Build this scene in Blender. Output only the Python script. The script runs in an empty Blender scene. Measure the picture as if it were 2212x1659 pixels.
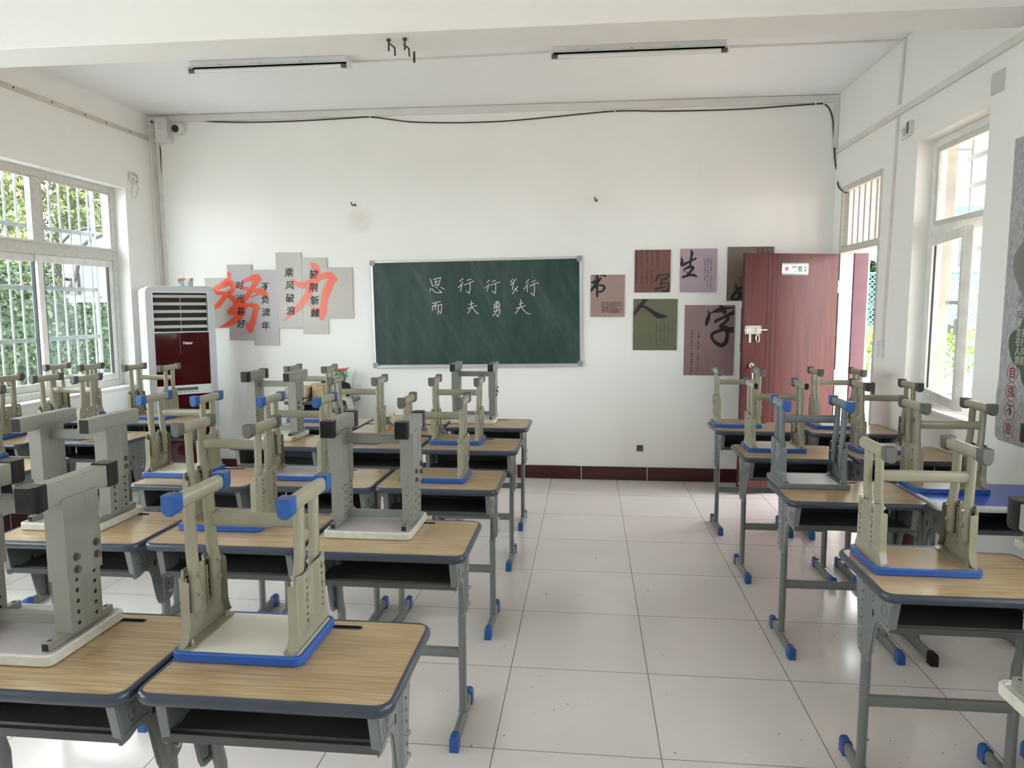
import bpy, bmesh, math, random
from mathutils import Vector, Matrix
random.seed(7)
PI = math.pi
C = bpy.context.scene.collection
sc = bpy.context.scene

# ------------------------------------------------------------------ camera, world, sun, exposure
F_PX, YAW, PITCH, ROLL, CAM_H = 1562.74, 0.1050453, 0.1081744, -0.0021919, 1.60034
def cam_axes():
    cy, sy, cp, sp = math.cos(YAW), math.sin(YAW), math.cos(PITCH), math.sin(PITCH)
    f = Vector((-sy*cp, cy*cp, -sp)); r = Vector((cy, sy, 0)); u = r.cross(f)
    cr, sr = math.cos(ROLL), math.sin(ROLL)
    return cr*r + sr*u, -sr*r + cr*u, f
AR, AU, AF = cam_axes()
cd = bpy.data.cameras.new('camera'); cam = bpy.data.objects.new('camera', cd); C.objects.link(cam)
cam.matrix_world = Matrix(((AR.x, AU.x, -AF.x, 0), (AR.y, AU.y, -AF.y, 0), (AR.z, AU.z, -AF.z, CAM_H), (0, 0, 0, 1)))
cd.sensor_fit = 'HORIZONTAL'; cd.sensor_width = 36.0; cd.lens = F_PX*36.0/2212.0; cd.clip_start = 0.02; cd.clip_end = 300
sc.camera = cam
def ray(px, py):
    return AR*((px-1106)/F_PX) + AU*(-(py-829.5)/F_PX) + AF
def on_y(px, py, Y):
    d = ray(px, py); return Vector((0, 0, CAM_H)) + d*(Y/d.y)
def on_x(px, py, X):
    d = ray(px, py); return Vector((0, 0, CAM_H)) + d*(X/d.x)

w = bpy.data.worlds.new('sky'); sc.world = w; w.use_nodes = True
bg = w.node_tree.nodes['Background']; bg.inputs[0].default_value = (0.93, 0.97, 1.0, 1); bg.inputs[1].default_value = 5.2
sl = bpy.data.lights.new('sun', 'SUN'); sl.energy = 6.5; sl.angle = math.radians(1.5); sl.color = (1.0, 0.95, 0.86)
so = bpy.data.objects.new('sun', sl); C.objects.link(so)
so.rotation_euler = Vector((-0.50, 0.30, -0.86)).to_track_quat('-Z', 'Y').to_euler()
sc.view_settings.view_transform = 'Standard'; sc.view_settings.look = 'None'
sc.view_settings.gamma = 1.0; sc.view_settings.use_curve_mapping = False; sc.view_settings.exposure = 1.58
sc.cycles.max_bounces = 10; sc.cycles.diffuse_bounces = 6; sc.cycles.glossy_bounces = 4
sc.cycles.transparent_max_bounces = 12; sc.cycles.caustics_reflective = False; sc.cycles.caustics_refractive = False
sc.cycles.sample_clamp_indirect = 6.0
def portal(name, loc, nrm, sx, sy):
    l = bpy.data.lights.new(name, 'AREA'); l.shape = 'RECTANGLE'; l.size = sx; l.size_y = sy; l.cycles.is_portal = True
    o = bpy.data.objects.new(name, l); C.objects.link(o); o.location = loc
    o.rotation_euler = Vector(nrm).to_track_quat('-Z', 'Y').to_euler()

# ------------------------------------------------------------------ room numbers
XL, XR, YF, YB, ZC = -4.12, 2.095, 6.605, -3.6, 3.37
TW = 0.24
LW1 = (4.36, 6.205, 0.885, 2.65)      # left window near the front wall (y0,y1,z0,z1)
LW2_ADDED = (1.45, 3.75, 0.885, 2.65)  # unseen window, added and widened to brighten the room
LW3_ADDED = (-1.15, 0.75, 0.885, 2.65)  # unseen rear window, added as a daylight source and sized by its fill
RW1 = (4.185, 5.035, 0.955, 2.64)
RW2_ADDED = (0.2, 2.3, 0.955, 2.64)  # unseen window, added for more daylight from the right
RW3_ADDED = (-2.2, -0.9, 0.955, 2.64)  # unseen rear window, added for daylight and trimmed to soften frontal fill
DR = (5.575, 6.445, 0.0, 2.575)
for nm, wn in (('portal_left_a', LW1), ('portal_left_b', LW2_ADDED), ('portal_left_c', LW3_ADDED)):
    portal(nm, (XL-TW-0.03, (wn[0]+wn[1])/2, (wn[2]+wn[3])/2), (1, 0, 0), wn[3]-wn[2], wn[1]-wn[0])
for nm, wn in (('portal_right_a', RW1), ('portal_right_b', RW2_ADDED), ('portal_right_c', RW3_ADDED), ('portal_door', DR)):
    portal(nm, (XR+TW+0.03, (wn[0]+wn[1])/2, (wn[2]+wn[3])/2), (-1, 0, 0), wn[3]-wn[2], wn[1]-wn[0])

# ------------------------------------------------------------------ materials
def lin(r, g, b):
    f = lambda c: ((c/255)/12.92 if c/255 <= 0.04045 else ((c/255+0.055)/1.055)**2.4)
    return (f(r), f(g), f(b), 1.0)
class NT:
    def __init__(s, name):
        s.m = bpy.data.materials.new(name); s.m.use_nodes = True; s.t = s.m.node_tree
        s.b = s.t.nodes['Principled BSDF']; s.out = s.t.nodes['Material Output']
    def n(s, typ, **kw):
        x = s.t.nodes.new(typ)
        for k, v in kw.items():
            if k.startswith('i_'):
                key = k[2:]; key = int(key) if key.isdigit() else key.replace('_', ' ')
                x.inputs[key].default_value = v
            else: setattr(x, k, v)
        return x
    def l(s, a, b): s.t.links.new(a, b)
    def math(s, op, a, b=None, c=None):
        x = s.t.nodes.new('ShaderNodeMath'); x.operation = op
        for i, v in enumerate((a, b, c)):
            if v is None: continue
            if isinstance(v, (int, float)): x.inputs[i].default_value = v
            else: s.l(v, x.inputs[i])
        return x.outputs[0]
    def mix(s, fac, a, b):
        x = s.t.nodes.new('ShaderNodeMix'); x.data_type = 'RGBA'
        if isinstance(fac, (int, float)): x.inputs[0].default_value = fac
        else: s.l(fac, x.inputs[0])
        for i, v in ((6, a), (7, b)):
            if isinstance(v, tuple): x.inputs[i].default_value = v
            else: s.l(v, x.inputs[i])
        return x.outputs[2]
    def ramp(s, fac, stops):
        x = s.t.nodes.new('ShaderNodeValToRGB'); e = x.color_ramp.elements
        e[0].position, e[0].color = stops[0]; e[1].position, e[1].color = stops[-1]
        for p, c in stops[1:-1]:
            q = e.new(p); q.color = c
        s.l(fac, x.inputs[0]); return x.outputs[0]
    def coord(s): return s.n('ShaderNodeTexCoord').outputs['Object']
    def noise(s, vec, scale, detail=3, rough=0.5, stretch=None):
        if stretch:
            mp = s.n('ShaderNodeMapping'); mp.inputs['Scale'].default_value = stretch; s.l(vec, mp.inputs[0]); vec = mp.outputs[0]
        x = s.n('ShaderNodeTexNoise'); x.inputs['Scale'].default_value = scale; x.inputs['Detail'].default_value = detail
        x.inputs['Roughness'].default_value = rough; s.l(vec, x.inputs['Vector']); return x.outputs[0]
    def bump(s, h, strength, dist=0.002):
        x = s.n('ShaderNodeBump'); x.inputs['Strength'].default_value = strength; x.inputs['Distance'].default_value = dist
        s.l(h, x.inputs['Height']); s.l(x.outputs[0], s.b.inputs['Normal'])
def flat(name, col, rough=0.5, metal=0.0, spec=0.5, var=0.0, vscale=8.0, bump=0.0, bscale=60.0):
    k = NT(name); k.b.inputs['Roughness'].default_value = rough; k.b.inputs['Metallic'].default_value = metal
    k.b.inputs['Specular IOR Level'].default_value = spec
    v = k.coord()
    if var > 0:
        nz = k.noise(v, vscale, 4)
        a = tuple(min(1, c*(1+var)) for c in col[:3])+(1,); b = tuple(c*(1-var) for c in col[:3])+(1,)
        k.l(k.ramp(nz, [(0.3, b), (0.7, a)]), k.b.inputs['Base Color'])
    else: k.b.inputs['Base Color'].default_value = col
    if bump > 0: k.bump(k.noise(v, bscale, 3), bump)
    return k.m
M = {}
# painted plaster with faint stains and scuffs
def wall_mat(name, col, stain, patch=None):
    k = NT(name); v = k.coord()
    big = k.noise(v, 1.1, 5, 0.6); fine = k.noise(v, 9, 5, 0.65); scuff = k.noise(v, 5, 8, 0.7, (1, 1, 2.5))
    c1 = k.mix(k.ramp(big, [(0.42, (0, 0, 0, 1)), (0.75, (1, 1, 1, 1))]), col, stain)
    c2 = k.mix(k.math('MULTIPLY', k.ramp(scuff, [(0.66, (0, 0, 0, 1)), (0.78, (1, 1, 1, 1))]), 0.25), c1, (0.42, 0.40, 0.38, 1))
    if patch:
        dn = k.n('ShaderNodeVectorMath', operation='DISTANCE'); k.l(v, dn.inputs[0]); dn.inputs[1].default_value = patch
        pf = k.math('MULTIPLY', k.ramp(k.math('ADD', dn.outputs['Value'], k.math('MULTIPLY', fine, 0.16)), [(0.10, (1, 1, 1, 1)), (0.24, (0, 0, 0, 1))]), 0.35)
        c2 = k.mix(pf, c2, (0.60, 0.47, 0.42, 1))
    k.l(c2, k.b.inputs['Base Color']); k.b.inputs['Roughness'].default_value = 0.75
    k.bump(fine, 0.12, 0.003); return k.m
M['wall'] = wall_mat('white_wall_paint', (0.87, 0.865, 0.84, 1), (0.83, 0.82, 0.80, 1))
M['wallf'] = wall_mat('white_front_wall_paint', (0.87, 0.865, 0.84, 1), (0.83, 0.82, 0.80, 1), (-2.10, 6.605, 2.38))
M['ceil'] = wall_mat('white_ceiling_paint', (0.87, 0.89, 0.91, 1), (0.85, 0.865, 0.88, 1))
# floor tiles
k = NT('floor_tiles'); v = k.coord()
sx = k.n('ShaderNodeSeparateXYZ'); k.l(v, sx.inputs[0])
def grid(s, off):
    a = k.math('DIVIDE', k.math('SUBTRACT', s, off), 0.6); f = k.math('FRACT', a)
    return k.math('MINIMUM', f, k.math('SUBTRACT', 1.0, f)), k.math('FLOOR', a)
gx, ix = grid(sx.outputs[0], -0.3278-6.0); gy, iy = grid(sx.outputs[1], 6.0492-12.0)
line = k.math('LESS_THAN', k.math('MINIMUM', gx, gy), 0.0026)
cx = k.n('ShaderNodeCombineXYZ'); k.l(ix, cx.inputs[0]); k.l(iy, cx.inputs[1])
wn = k.n('ShaderNodeTexWhiteNoise'); k.l(cx.outputs[0], wn.inputs['Vector'])
tile = k.mix(wn.outputs['Value'], (0.76, 0.695, 0.665, 1), (0.79, 0.745, 0.72, 1))
mott = k.noise(v, 3.0, 6, 0.65); tile = k.mix(k.ramp(mott, [(0.35, (0, 0, 0, 1)), (0.75, (1, 1, 1, 1))]), tile, (0.74, 0.685, 0.66, 1))
spk = k.noise(v, 38, 2, 0.5); msk = k.noise(v, 1.7, 3, 0.6)
sp = k.math('MULTIPLY', k.math('GREATER_THAN', spk, 0.735), k.math('GREATER_THAN', msk, 0.47))
tile = k.mix(k.math('MULTIPLY', sp, 0.85), tile, (0.09, 0.075, 0.06, 1))
k.l(k.mix(line, tile, (0.10, 0.085, 0.075, 1)), k.b.inputs['Base Color'])
k.l(k.math('ADD', k.math('MULTIPLY', mott, 0.14), 0.10), k.b.inputs['Roughness'])
k.bump(k.noise(v, 55, 3), 0.03, 0.002); k.b.inputs['Specular IOR Level'].default_value = 0.75; M['floor'] = k.m
# red skirting tile
k = NT('dark_red_skirting_tile'); v = k.coord(); sx = k.n('ShaderNodeSeparateXYZ'); k.l(v, sx.inputs[0])
s = k.math('ADD', sx.outputs[0], sx.outputs[1]); f = k.math('FRACT', k.math('DIVIDE', k.math('SUBTRACT', s, 6.605-0.068-12.0), 0.6))
jl = k.math('LESS_THAN', f, 0.012)
nz = k.noise(v, 14, 4)
k.l(k.mix(jl, k.mix(nz, (0.040, 0.0045, 0.005, 1), (0.06, 0.008, 0.009, 1)), (0.62, 0.56, 0.53, 1)), k.b.inputs['Base Color'])
k.b.inputs['Roughness'].default_value = 0.28; M['skirt'] = k.m
# wood-grain laminate
def wood_mat(name, light, dark, rough=0.32):
    k = NT(name); v = k.coord()
    oi = k.n('ShaderNodeObjectInfo'); add = k.n('ShaderNodeVectorMath', operation='ADD')
    sc_ = k.math('MULTIPLY', oi.outputs['Random'], 17.0); cmb = k.n('ShaderNodeCombineXYZ')
    for i in range(3): k.l(sc_, cmb.inputs[i])
    k.l(v, add.inputs[0]); k.l(cmb.outputs[0], add.inputs[1]); v = add.outputs[0]
    g = k.noise(v, 4.0, 6, 0.7, (1.0, 52.0, 52.0)); g2 = k.noise(v, 1.6, 3, 0.5, (1.0, 7.0, 7.0)); g3 = k.noise(v, 6.0, 2, 0.5, (1.0, 90.0, 90.0))
    h = k.math('ADD', k.math('ADD', k.math('MULTIPLY', g, 0.30), k.math('MULTIPLY', g2, 0.14)), k.math('MULTIPLY', g3, 0.56))
    k.l(k.ramp(h, [(0.41, dark), (0.50, tuple((a+b)/2 for a, b in zip(light, dark))), (0.60, light)]), k.b.inputs['Base Color'])
    k.b.inputs['Roughness'].default_value = rough; k.b.inputs['Specular IOR Level'].default_value = 0.45
    k.bump(g3, 0.08, 0.001); return k.m
M['wood'] = wood_mat('oak_laminate', (0.56, 0.41, 0.235, 1), (0.31, 0.205, 0.105, 1), 0.24)
M['seatwood'] = wood_mat('plain_oak_board', (0.43, 0.31, 0.175, 1), (0.36, 0.25, 0.135, 1), 0.36)
M['bluetop'] = flat('blue_laminate', lin(70, 98, 190), 0.3, var=0.06)
M['cream'] = flat('cream_board', (0.72, 0.70, 0.62, 1), 0.4, var=0.04)
M['whiteboard'] = flat('worn_white_board', (0.70, 0.69, 0.70, 1), 0.38, var=0.08, vscale=14)
M['lilac'] = flat('lilac_grey_board', (0.42, 0.385, 0.40, 1), 0.42, var=0.10, vscale=10)
M['whiteedge'] = flat('off_white_edging', (0.58, 0.555, 0.49, 1), 0.45, var=0.10, vscale=30)
M['blueedge'] = flat('blue_plastic_edging', lin(42, 86, 164), 0.32, var=0.04)
M['greyedge'] = flat('grey_plastic_edging', lin(105, 110, 118), 0.38)
M['silveredge'] = flat('whitish_edging', (0.60, 0.61, 0.62, 1), 0.4, var=0.12, vscale=40)
M['deskedge'] = flat('slate_plastic_edging', lin(56, 62, 75), 0.30)
M['groove'] = flat('dark_groove_plastic', lin(44, 48, 58), 0.4)
M['beige'] = flat('beige_grey_enamel', lin(148, 143, 124), 0.24, var=0.03, spec=0.5)
M['oldgrey'] = flat('blue_grey_enamel', lin(106, 113, 115), 0.26, var=0.04)
M['desksteel'] = flat('grey_desk_enamel', lin(112, 116, 115), 0.28, var=0.04)
M['boxsteel'] = flat('grey_book_box_enamel', lin(70, 72, 72), 0.36, var=0.05)
k = NT('chipped_grey_enamel'); v = k.coord(); ch = k.noise(v, 26, 6, 0.7); msk = k.noise(v, 7, 2)
fac = k.math('MULTIPLY', k.math('GREATER_THAN', ch, 0.66), k.math('GREATER_THAN', msk, 0.5))
k.l(k.mix(fac, lin(128, 128, 121), (0.055, 0.016, 0.010, 1)), k.b.inputs['Base Color']); k.b.inputs['Roughness'].default_value = 0.42; M['chipped'] = k.m
k = NT('grey_enamel'); v = k.coord(); ch = k.noise(v, 24, 6, 0.7)
k.l(k.mix(k.math('GREATER_THAN', ch, 0.745), lin(132, 131, 123), (0.07, 0.035, 0.025, 1)), k.b.inputs['Base Color']); k.b.inputs['Roughness'].default_value = 0.40; M['greysteel'] = k.m
M['bluecap'] = flat('blue_plastic_cap', lin(34, 82, 150), 0.36)
M['greycap'] = flat('grey_plastic_cap', lin(92, 90, 87), 0.40)
M['darkcap'] = flat('dark_grey_plastic_cap', lin(74, 72, 70), 0.40)
M['blackcap'] = flat('black_rubber_cap', (0.006, 0.006, 0.007, 1), 0.30, spec=0.35)
M['hole'] = flat('dark_hole', (0.012, 0.012, 0.012, 1), 0.8)
M['bolt'] = flat('bolt_steel', (0.62, 0.61, 0.58, 1), 0.28, 0.9)
M['rustbolt'] = flat('rusty_bolt', (0.16, 0.13, 0.11, 1), 0.5, 0.6)
M['black'] = flat('black_ink', (0.012, 0.011, 0.010, 1), 0.55)
M['ink'] = flat('brown_black_ink', (0.035, 0.022, 0.020, 1), 0.55)
M['orange'] = flat('orange_red_ink', lin(222, 88, 58), 0.22, var=0.12, vscale=3)
M['red'] = flat('red_print', lin(214, 28, 48), 0.35)
M['green'] = flat('dark_green_print', lin(20, 82, 74), 0.35)
M['darkredink'] = flat('dark_red_print', lin(128, 28, 36), 0.5)
M['pvc'] = flat('white_upvc', (0.74, 0.735, 0.70, 1), 0.35, var=0.10, vscale=12)
M['dirtypvc'] = flat('dusty_upvc', (0.60, 0.585, 0.545, 1), 0.5, var=0.09, vscale=30)
M['sill'] = flat('painted_sill', (0.74, 0.74, 0.73, 1), 0.55, var=0.06)
M['trunk'] = flat('painted_trunking', (0.70, 0.69, 0.655, 1), 0.5, var=0.06, vscale=5)
M['trunkbrown'] = flat('aged_trunking', (0.62, 0.59, 0.53, 1), 0.5, var=0.06, vscale=5)
M['cable'] = flat('black_cable', (0.012, 0.012, 0.012, 1), 0.5)
M['whiteplastic'] = flat('white_plastic', (0.70, 0.71, 0.71, 1), 0.35)
M['greyprint'] = flat('faint_grey_print', (0.50, 0.51, 0.51, 1), 0.4)
M['unitgrey'] = flat('weathered_unit_casing', (0.20, 0.215, 0.23, 1), 0.5, var=0.06)
M['silver'] = flat('silver_plastic', (0.50, 0.51, 0.53, 1), 0.38)
M['acside'] = flat('ac_white_side', (0.66, 0.69, 0.71, 1), 0.4)
M['acred'] = flat('glossy_wine_red', (0.050, 0.0015, 0.004, 1), 0.05, spec=0.35)
M['louvre'] = flat('louvre_beige', (0.58, 0.55, 0.50, 1), 0.45)
M['dark'] = flat('dark_void', (0.008, 0.008, 0.009, 1), 0.6)
M['lcd'] = flat('lcd_green', (0.10, 0.14, 0.11, 1), 0.2)
M['alu'] = flat('aluminium_frame', (0.62, 0.62, 0.62, 1), 0.35, 0.55)
M['corner'] = flat('grey_corner_plastic', lin(150, 152, 156), 0.4)
M['steel'] = flat('bright_steel', (0.72, 0.70, 0.68, 1), 0.22, 0.9)
M['rust'] = flat('rusty_iron', (0.10, 0.075, 0.055, 1), 0.6, 0.5, var=0.4, vscale=60)
M['lamp'] = flat('lamp_enamel', (0.80, 0.81, 0.81, 1), 0.35)
M['tube'] = flat('fluorescent_glass', (0.82, 0.82, 0.80, 1), 0.15)
M['doorframe'] = flat('mauve_door_frame', lin(98, 62, 74), 0.45, var=0.08)
M['chalk'] = flat('chalk', (0.72, 0.64, 0.60, 1), 0.9)
def board_mat(n, c): M[n] = flat(n, c, 0.24, var=0.03, vscale=3)
board_mat('panel_grey', lin(178, 174, 166)); board_mat('panel_mauve', lin(176, 168, 172)); board_mat('panel_warm', lin(178, 172, 164))
board_mat('panel_dusty_pink', lin(160, 135, 130)); board_mat('panel_brown', lin(118, 80, 74)); board_mat('panel_lilac', lin(172, 150, 162))
board_mat('panel_taupe', lin(112, 96, 86)); board_mat('panel_olive', lin(104, 104, 82)); board_mat('panel_rose', lin(142, 116, 116))
# door wood
k = NT('mahogany_door'); v = k.coord()
g = k.noise(v, 3.0, 5, 0.6, (9.0, 9.0, 0.6)); sx = k.n('ShaderNodeSeparateXYZ'); k.l(v, sx.inputs[0])
gl = None
for xx in (0.200, 0.240, 0.282):
    d = k.math('LESS_THAN', k.math('ABSOLUTE', k.math('SUBTRACT', sx.outputs[0], xx)), 0.0035)
    gl = d if gl is None else k.math('MAXIMUM', gl, d)
base = k.ramp(g, [(0.35, (0.058, 0.010, 0.009, 1)), (0.68, (0.10, 0.022, 0.019, 1))])
k.l(k.mix(gl, base, (0.02, 0.006, 0.006, 1)), k.b.inputs['Base Color']); k.b.inputs['Roughness'].default_value = 0.36; k.b.inputs['Specular IOR Level'].default_value = 0.3; M['door'] = k.m
M['doordark'] = flat('dark_red_door_edge', (0.055, 0.008, 0.010, 1), 0.4)
# chalkboard
k = NT('green_chalkboard'); v = k.coord()
a = k.noise(v, 2.2, 6, 0.62, (2.6, 1, 0.55)); b = k.noise(v, 1.2, 3, 0.6); c_ = k.noise(v, 9, 6, 0.7, (3.5, 1, 0.5))
mp = k.n('ShaderNodeMapping'); mp.inputs['Rotation'].default_value = (0, 0.5, 0); k.l(v, mp.inputs[0])
d_ = k.noise(mp.outputs[0], 3.0, 7, 0.7, (3.0, 1, 0.45))
f1 = k.ramp(a, [(0.40, (0, 0, 0, 1)), (0.72, (1, 1, 1, 1))]); f2 = k.ramp(d_, [(0.50, (0, 0, 0, 1)), (0.82, (1, 1, 1, 1))])
f = k.math('MULTIPLY', k.math('ADD', k.math('MULTIPLY', f1, 0.32), k.math('MULTIPLY', f2, 0.55)), k.math('ADD', k.math('MULTIPLY', c_, 0.8), 0.15))
k.l(k.mix(f, (0.006, 0.036, 0.030, 1), (0.15, 0.21, 0.19, 1)), k.b.inputs['Base Color']); k.b.inputs['Roughness'].default_value = 0.5; M['chalkboard'] = k.m
# glass: a thin pane, mostly clear, mirror-like at a grazing view
def glass_mat(name, tint, haze):
    k = NT(name); k.t.nodes.remove(k.b)
    tr = k.n('ShaderNodeBsdfTransparent'); tr.inputs[0].default_value = tint
    gl = k.n('ShaderNodeBsdfGlossy'); gl.inputs['Roughness'].default_value = 0.02; gl.inputs[0].default_value = (1, 1, 1, 1)
    df = k.n('ShaderNodeBsdfDiffuse'); df.inputs[0].default_value = (0.8, 0.82, 0.82, 1)
    fr = k.n('ShaderNodeLayerWeight'); fr.inputs[0].default_value = 0.5; fr = k.math('ADD', k.math('MULTIPLY', k.math('POWER', fr.outputs['Facing'], 4.0), 0.55), 0.03)
    m1 = k.n('ShaderNodeMixShader'); m2 = k.n('ShaderNodeMixShader')
    k.l(fr, m1.inputs[0]); k.l(tr.outputs[0], m1.inputs[1]); k.l(gl.outputs[0], m1.inputs[2])
    nz = k.noise(k.coord(), 6, 5, 0.7)
    k.l(k.math('MULTIPLY', k.ramp(nz, [(0.3, (0.3, 0.3, 0.3, 1)), (0.8, (1, 1, 1, 1))]), haze), m2.inputs[0])
    k.l(m1.outputs[0], m2.inputs[1]); k.l(df.outputs[0], m2.inputs[2]); k.l(m2.outputs[0], k.out.inputs[0]); return k.m
M['glass'] = glass_mat('window_glass', (0.95, 0.98, 0.97, 1), 0.015)
M['dustyglass'] = glass_mat('dusty_window_glass', (0.94, 0.97, 0.97, 1), 0.04)
M['polythene'] = glass_mat('clear_polythene', (0.93, 0.95, 0.96, 1), 0.25)
# outside
def leaf_mat(name, a, b):
    k = NT(name); oi = k.noise(k.coord(), 2.3, 4, 0.7); o2 = k.noise(k.coord(), 19, 2, 0.6)
    k.l(k.ramp(k.math('ADD', k.math('MULTIPLY', oi, 0.6), k.math('MULTIPLY', o2, 0.4)), [(0.38, a), (0.62, b)]), k.b.inputs['Base Color'])
    k.b.inputs['Roughness'].default_value = 0.5; k.b.inputs['Specular IOR Level'].default_value = 0.3; return k.m
M['hedge'] = leaf_mat('hedge_leaves', (0.004, 0.014, 0.005, 1), (0.024, 0.050, 0.014, 1))
M['cypress'] = leaf_mat('cypress_sprays', (0.03, 0.065, 0.018, 1), (0.15, 0.15, 0.04, 1))
M['shrub'] = leaf_mat('shrub_leaves', (0.08, 0.20, 0.03, 1), (0.30, 0.36, 0.08, 1))
M['bark'] = flat('bark', (0.10, 0.07, 0.05, 1), 0.9, var=0.3)
M['soil'] = flat('ground_outside', (0.16, 0.14, 0.11, 1), 0.9, var=0.2, vscale=2)
M['paving'] = flat('pale_paving', (0.36, 0.28, 0.22, 1), 0.8, var=0.12, vscale=3)
M['pavingpale'] = flat('pale_concrete_outside', (0.42, 0.41, 0.39, 1), 0.85, var=0.15, vscale=2)
M['extwall'] = flat('lilac_white_exterior_wall', (0.52, 0.50, 0.56, 1), 0.7, var=0.03)
M['extdado'] = flat('grey_painted_dado', (0.36, 0.38, 0.45, 1), 0.6)
M['render'] = flat('beige_render', (0.44, 0.41, 0.36, 1), 0.8, var=0.2, vscale=4)
M['meshgreen'] = flat('green_fence_wire', (0.02, 0.30, 0.24, 1), 0.45)
M['picket'] = flat('white_picket_paint', (0.75, 0.75, 0.75, 1), 0.4)
M['railgreen'] = flat('green_rail_paint', (0.03, 0.42, 0.20, 1), 0.4)
M['grille'] = flat('galvanised_grille', (0.26, 0.275, 0.29, 1), 0.4, 0.25, var=0.1)
M['bldg'] = flat('grey_building', (0.40, 0.42, 0.46, 1), 0.7, var=0.05)
M['bldgwin'] = flat('dark_building_window', (0.05, 0.06, 0.07, 1), 0.2)
# clutter
M['woodcrate'] = wood_mat('raw_wood', (0.52, 0.40, 0.26, 1), (0.40, 0.29, 0.18, 1), 0.6)
M['bookbrown'] = flat('brown_book_cover', (0.075, 0.030, 0.026, 1), 0.45, var=0.3, vscale=40)
M['paper'] = flat('paper_edge', (0.62, 0.52, 0.40, 1), 0.8, var=0.1, vscale=60)
M['mint'] = flat('mint_green_cord', (0.10, 0.50, 0.33, 1), 0.5)
M['pink'] = flat('coral_pink_cord', (0.60, 0.16, 0.16, 1), 0.5)
M['clothwhite'] = flat('white_cloth', (0.55, 0.55, 0.56, 1), 0.8, var=0.06)
M['clothgrey'] = flat('grey_rag', (0.30, 0.28, 0.26, 1), 0.9, var=0.2, vscale=20)
M['clothcream'] = flat('cream_rag', (0.52, 0.50, 0.45, 1), 0.9, var=0.1, vscale=20)
M['blackcloth'] = flat('black_cloth', (0.012, 0.012, 0.014, 1), 0.8)
def pack_mat(name, cols, scale):
    k = NT(name); vo = k.n('ShaderNodeTexVoronoi'); vo.inputs['Scale'].default_value = scale; k.l(k.coord(), vo.inputs['Vector'])
    s = k.n('ShaderNodeSeparateColor'); k.l(vo.outputs['Color'], s.inputs[0])
    st = [(i/len(cols), c) for i, c in enumerate(cols)]
    o = k.ramp(s.outputs[0], st); o.node.color_ramp.interpolation = 'CONSTANT'
    k.l(o, k.b.inputs['Base Color']); k.b.inputs['Roughness'].default_value = 0.3; return k.m
M['pack1'] = pack_mat('printed_packet', [(0.30, 0.38, 0.55, 1), (0.60, 0.62, 0.64, 1), (0.05, 0.05, 0.05, 1), (0.55, 0.18, 0.08, 1), (0.50, 0.40, 0.20, 1)], 22)
M['pack2'] = pack_mat('printed_carton', [(0.70, 0.70, 0.70, 1), (0.70, 0.28, 0.12, 1), (0.70, 0.72, 0.74, 1), (0.10, 0.25, 0.22, 1), (0.68, 0.60, 0.50, 1)], 30)
# poster paper
k = NT('grey_fibre_poster'); v = k.coord(); n1 = k.noise(v, 60, 4, 0.7, (1, 1, 0.5)); n2 = k.noise(v, 6, 4)
k.l(k.mix(k.ramp(n1, [(0.42, (0, 0, 0, 1)), (0.68, (1, 1, 1, 1))]), lin(150, 150, 152), lin(186, 187, 188)), k.b.inputs['Base Color']); k.b.inputs['Roughness'].default_value = 0.5; M['poster'] = k.m
M['blobgrey'] = flat('grey_green_print', lin(120, 124, 116), 0.5); M['blobgreen'] = flat('moss_green_print', lin(76, 90, 72), 0.5)
M['posterprint'] = flat('white_print', lin(205, 208, 200), 0.5); M['faintprint'] = flat('soft_grey_print', lin(112, 114, 116), 0.5)
M['brownprint'] = flat('dark_brown_print', lin(58, 24, 24), 0.5)

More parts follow.
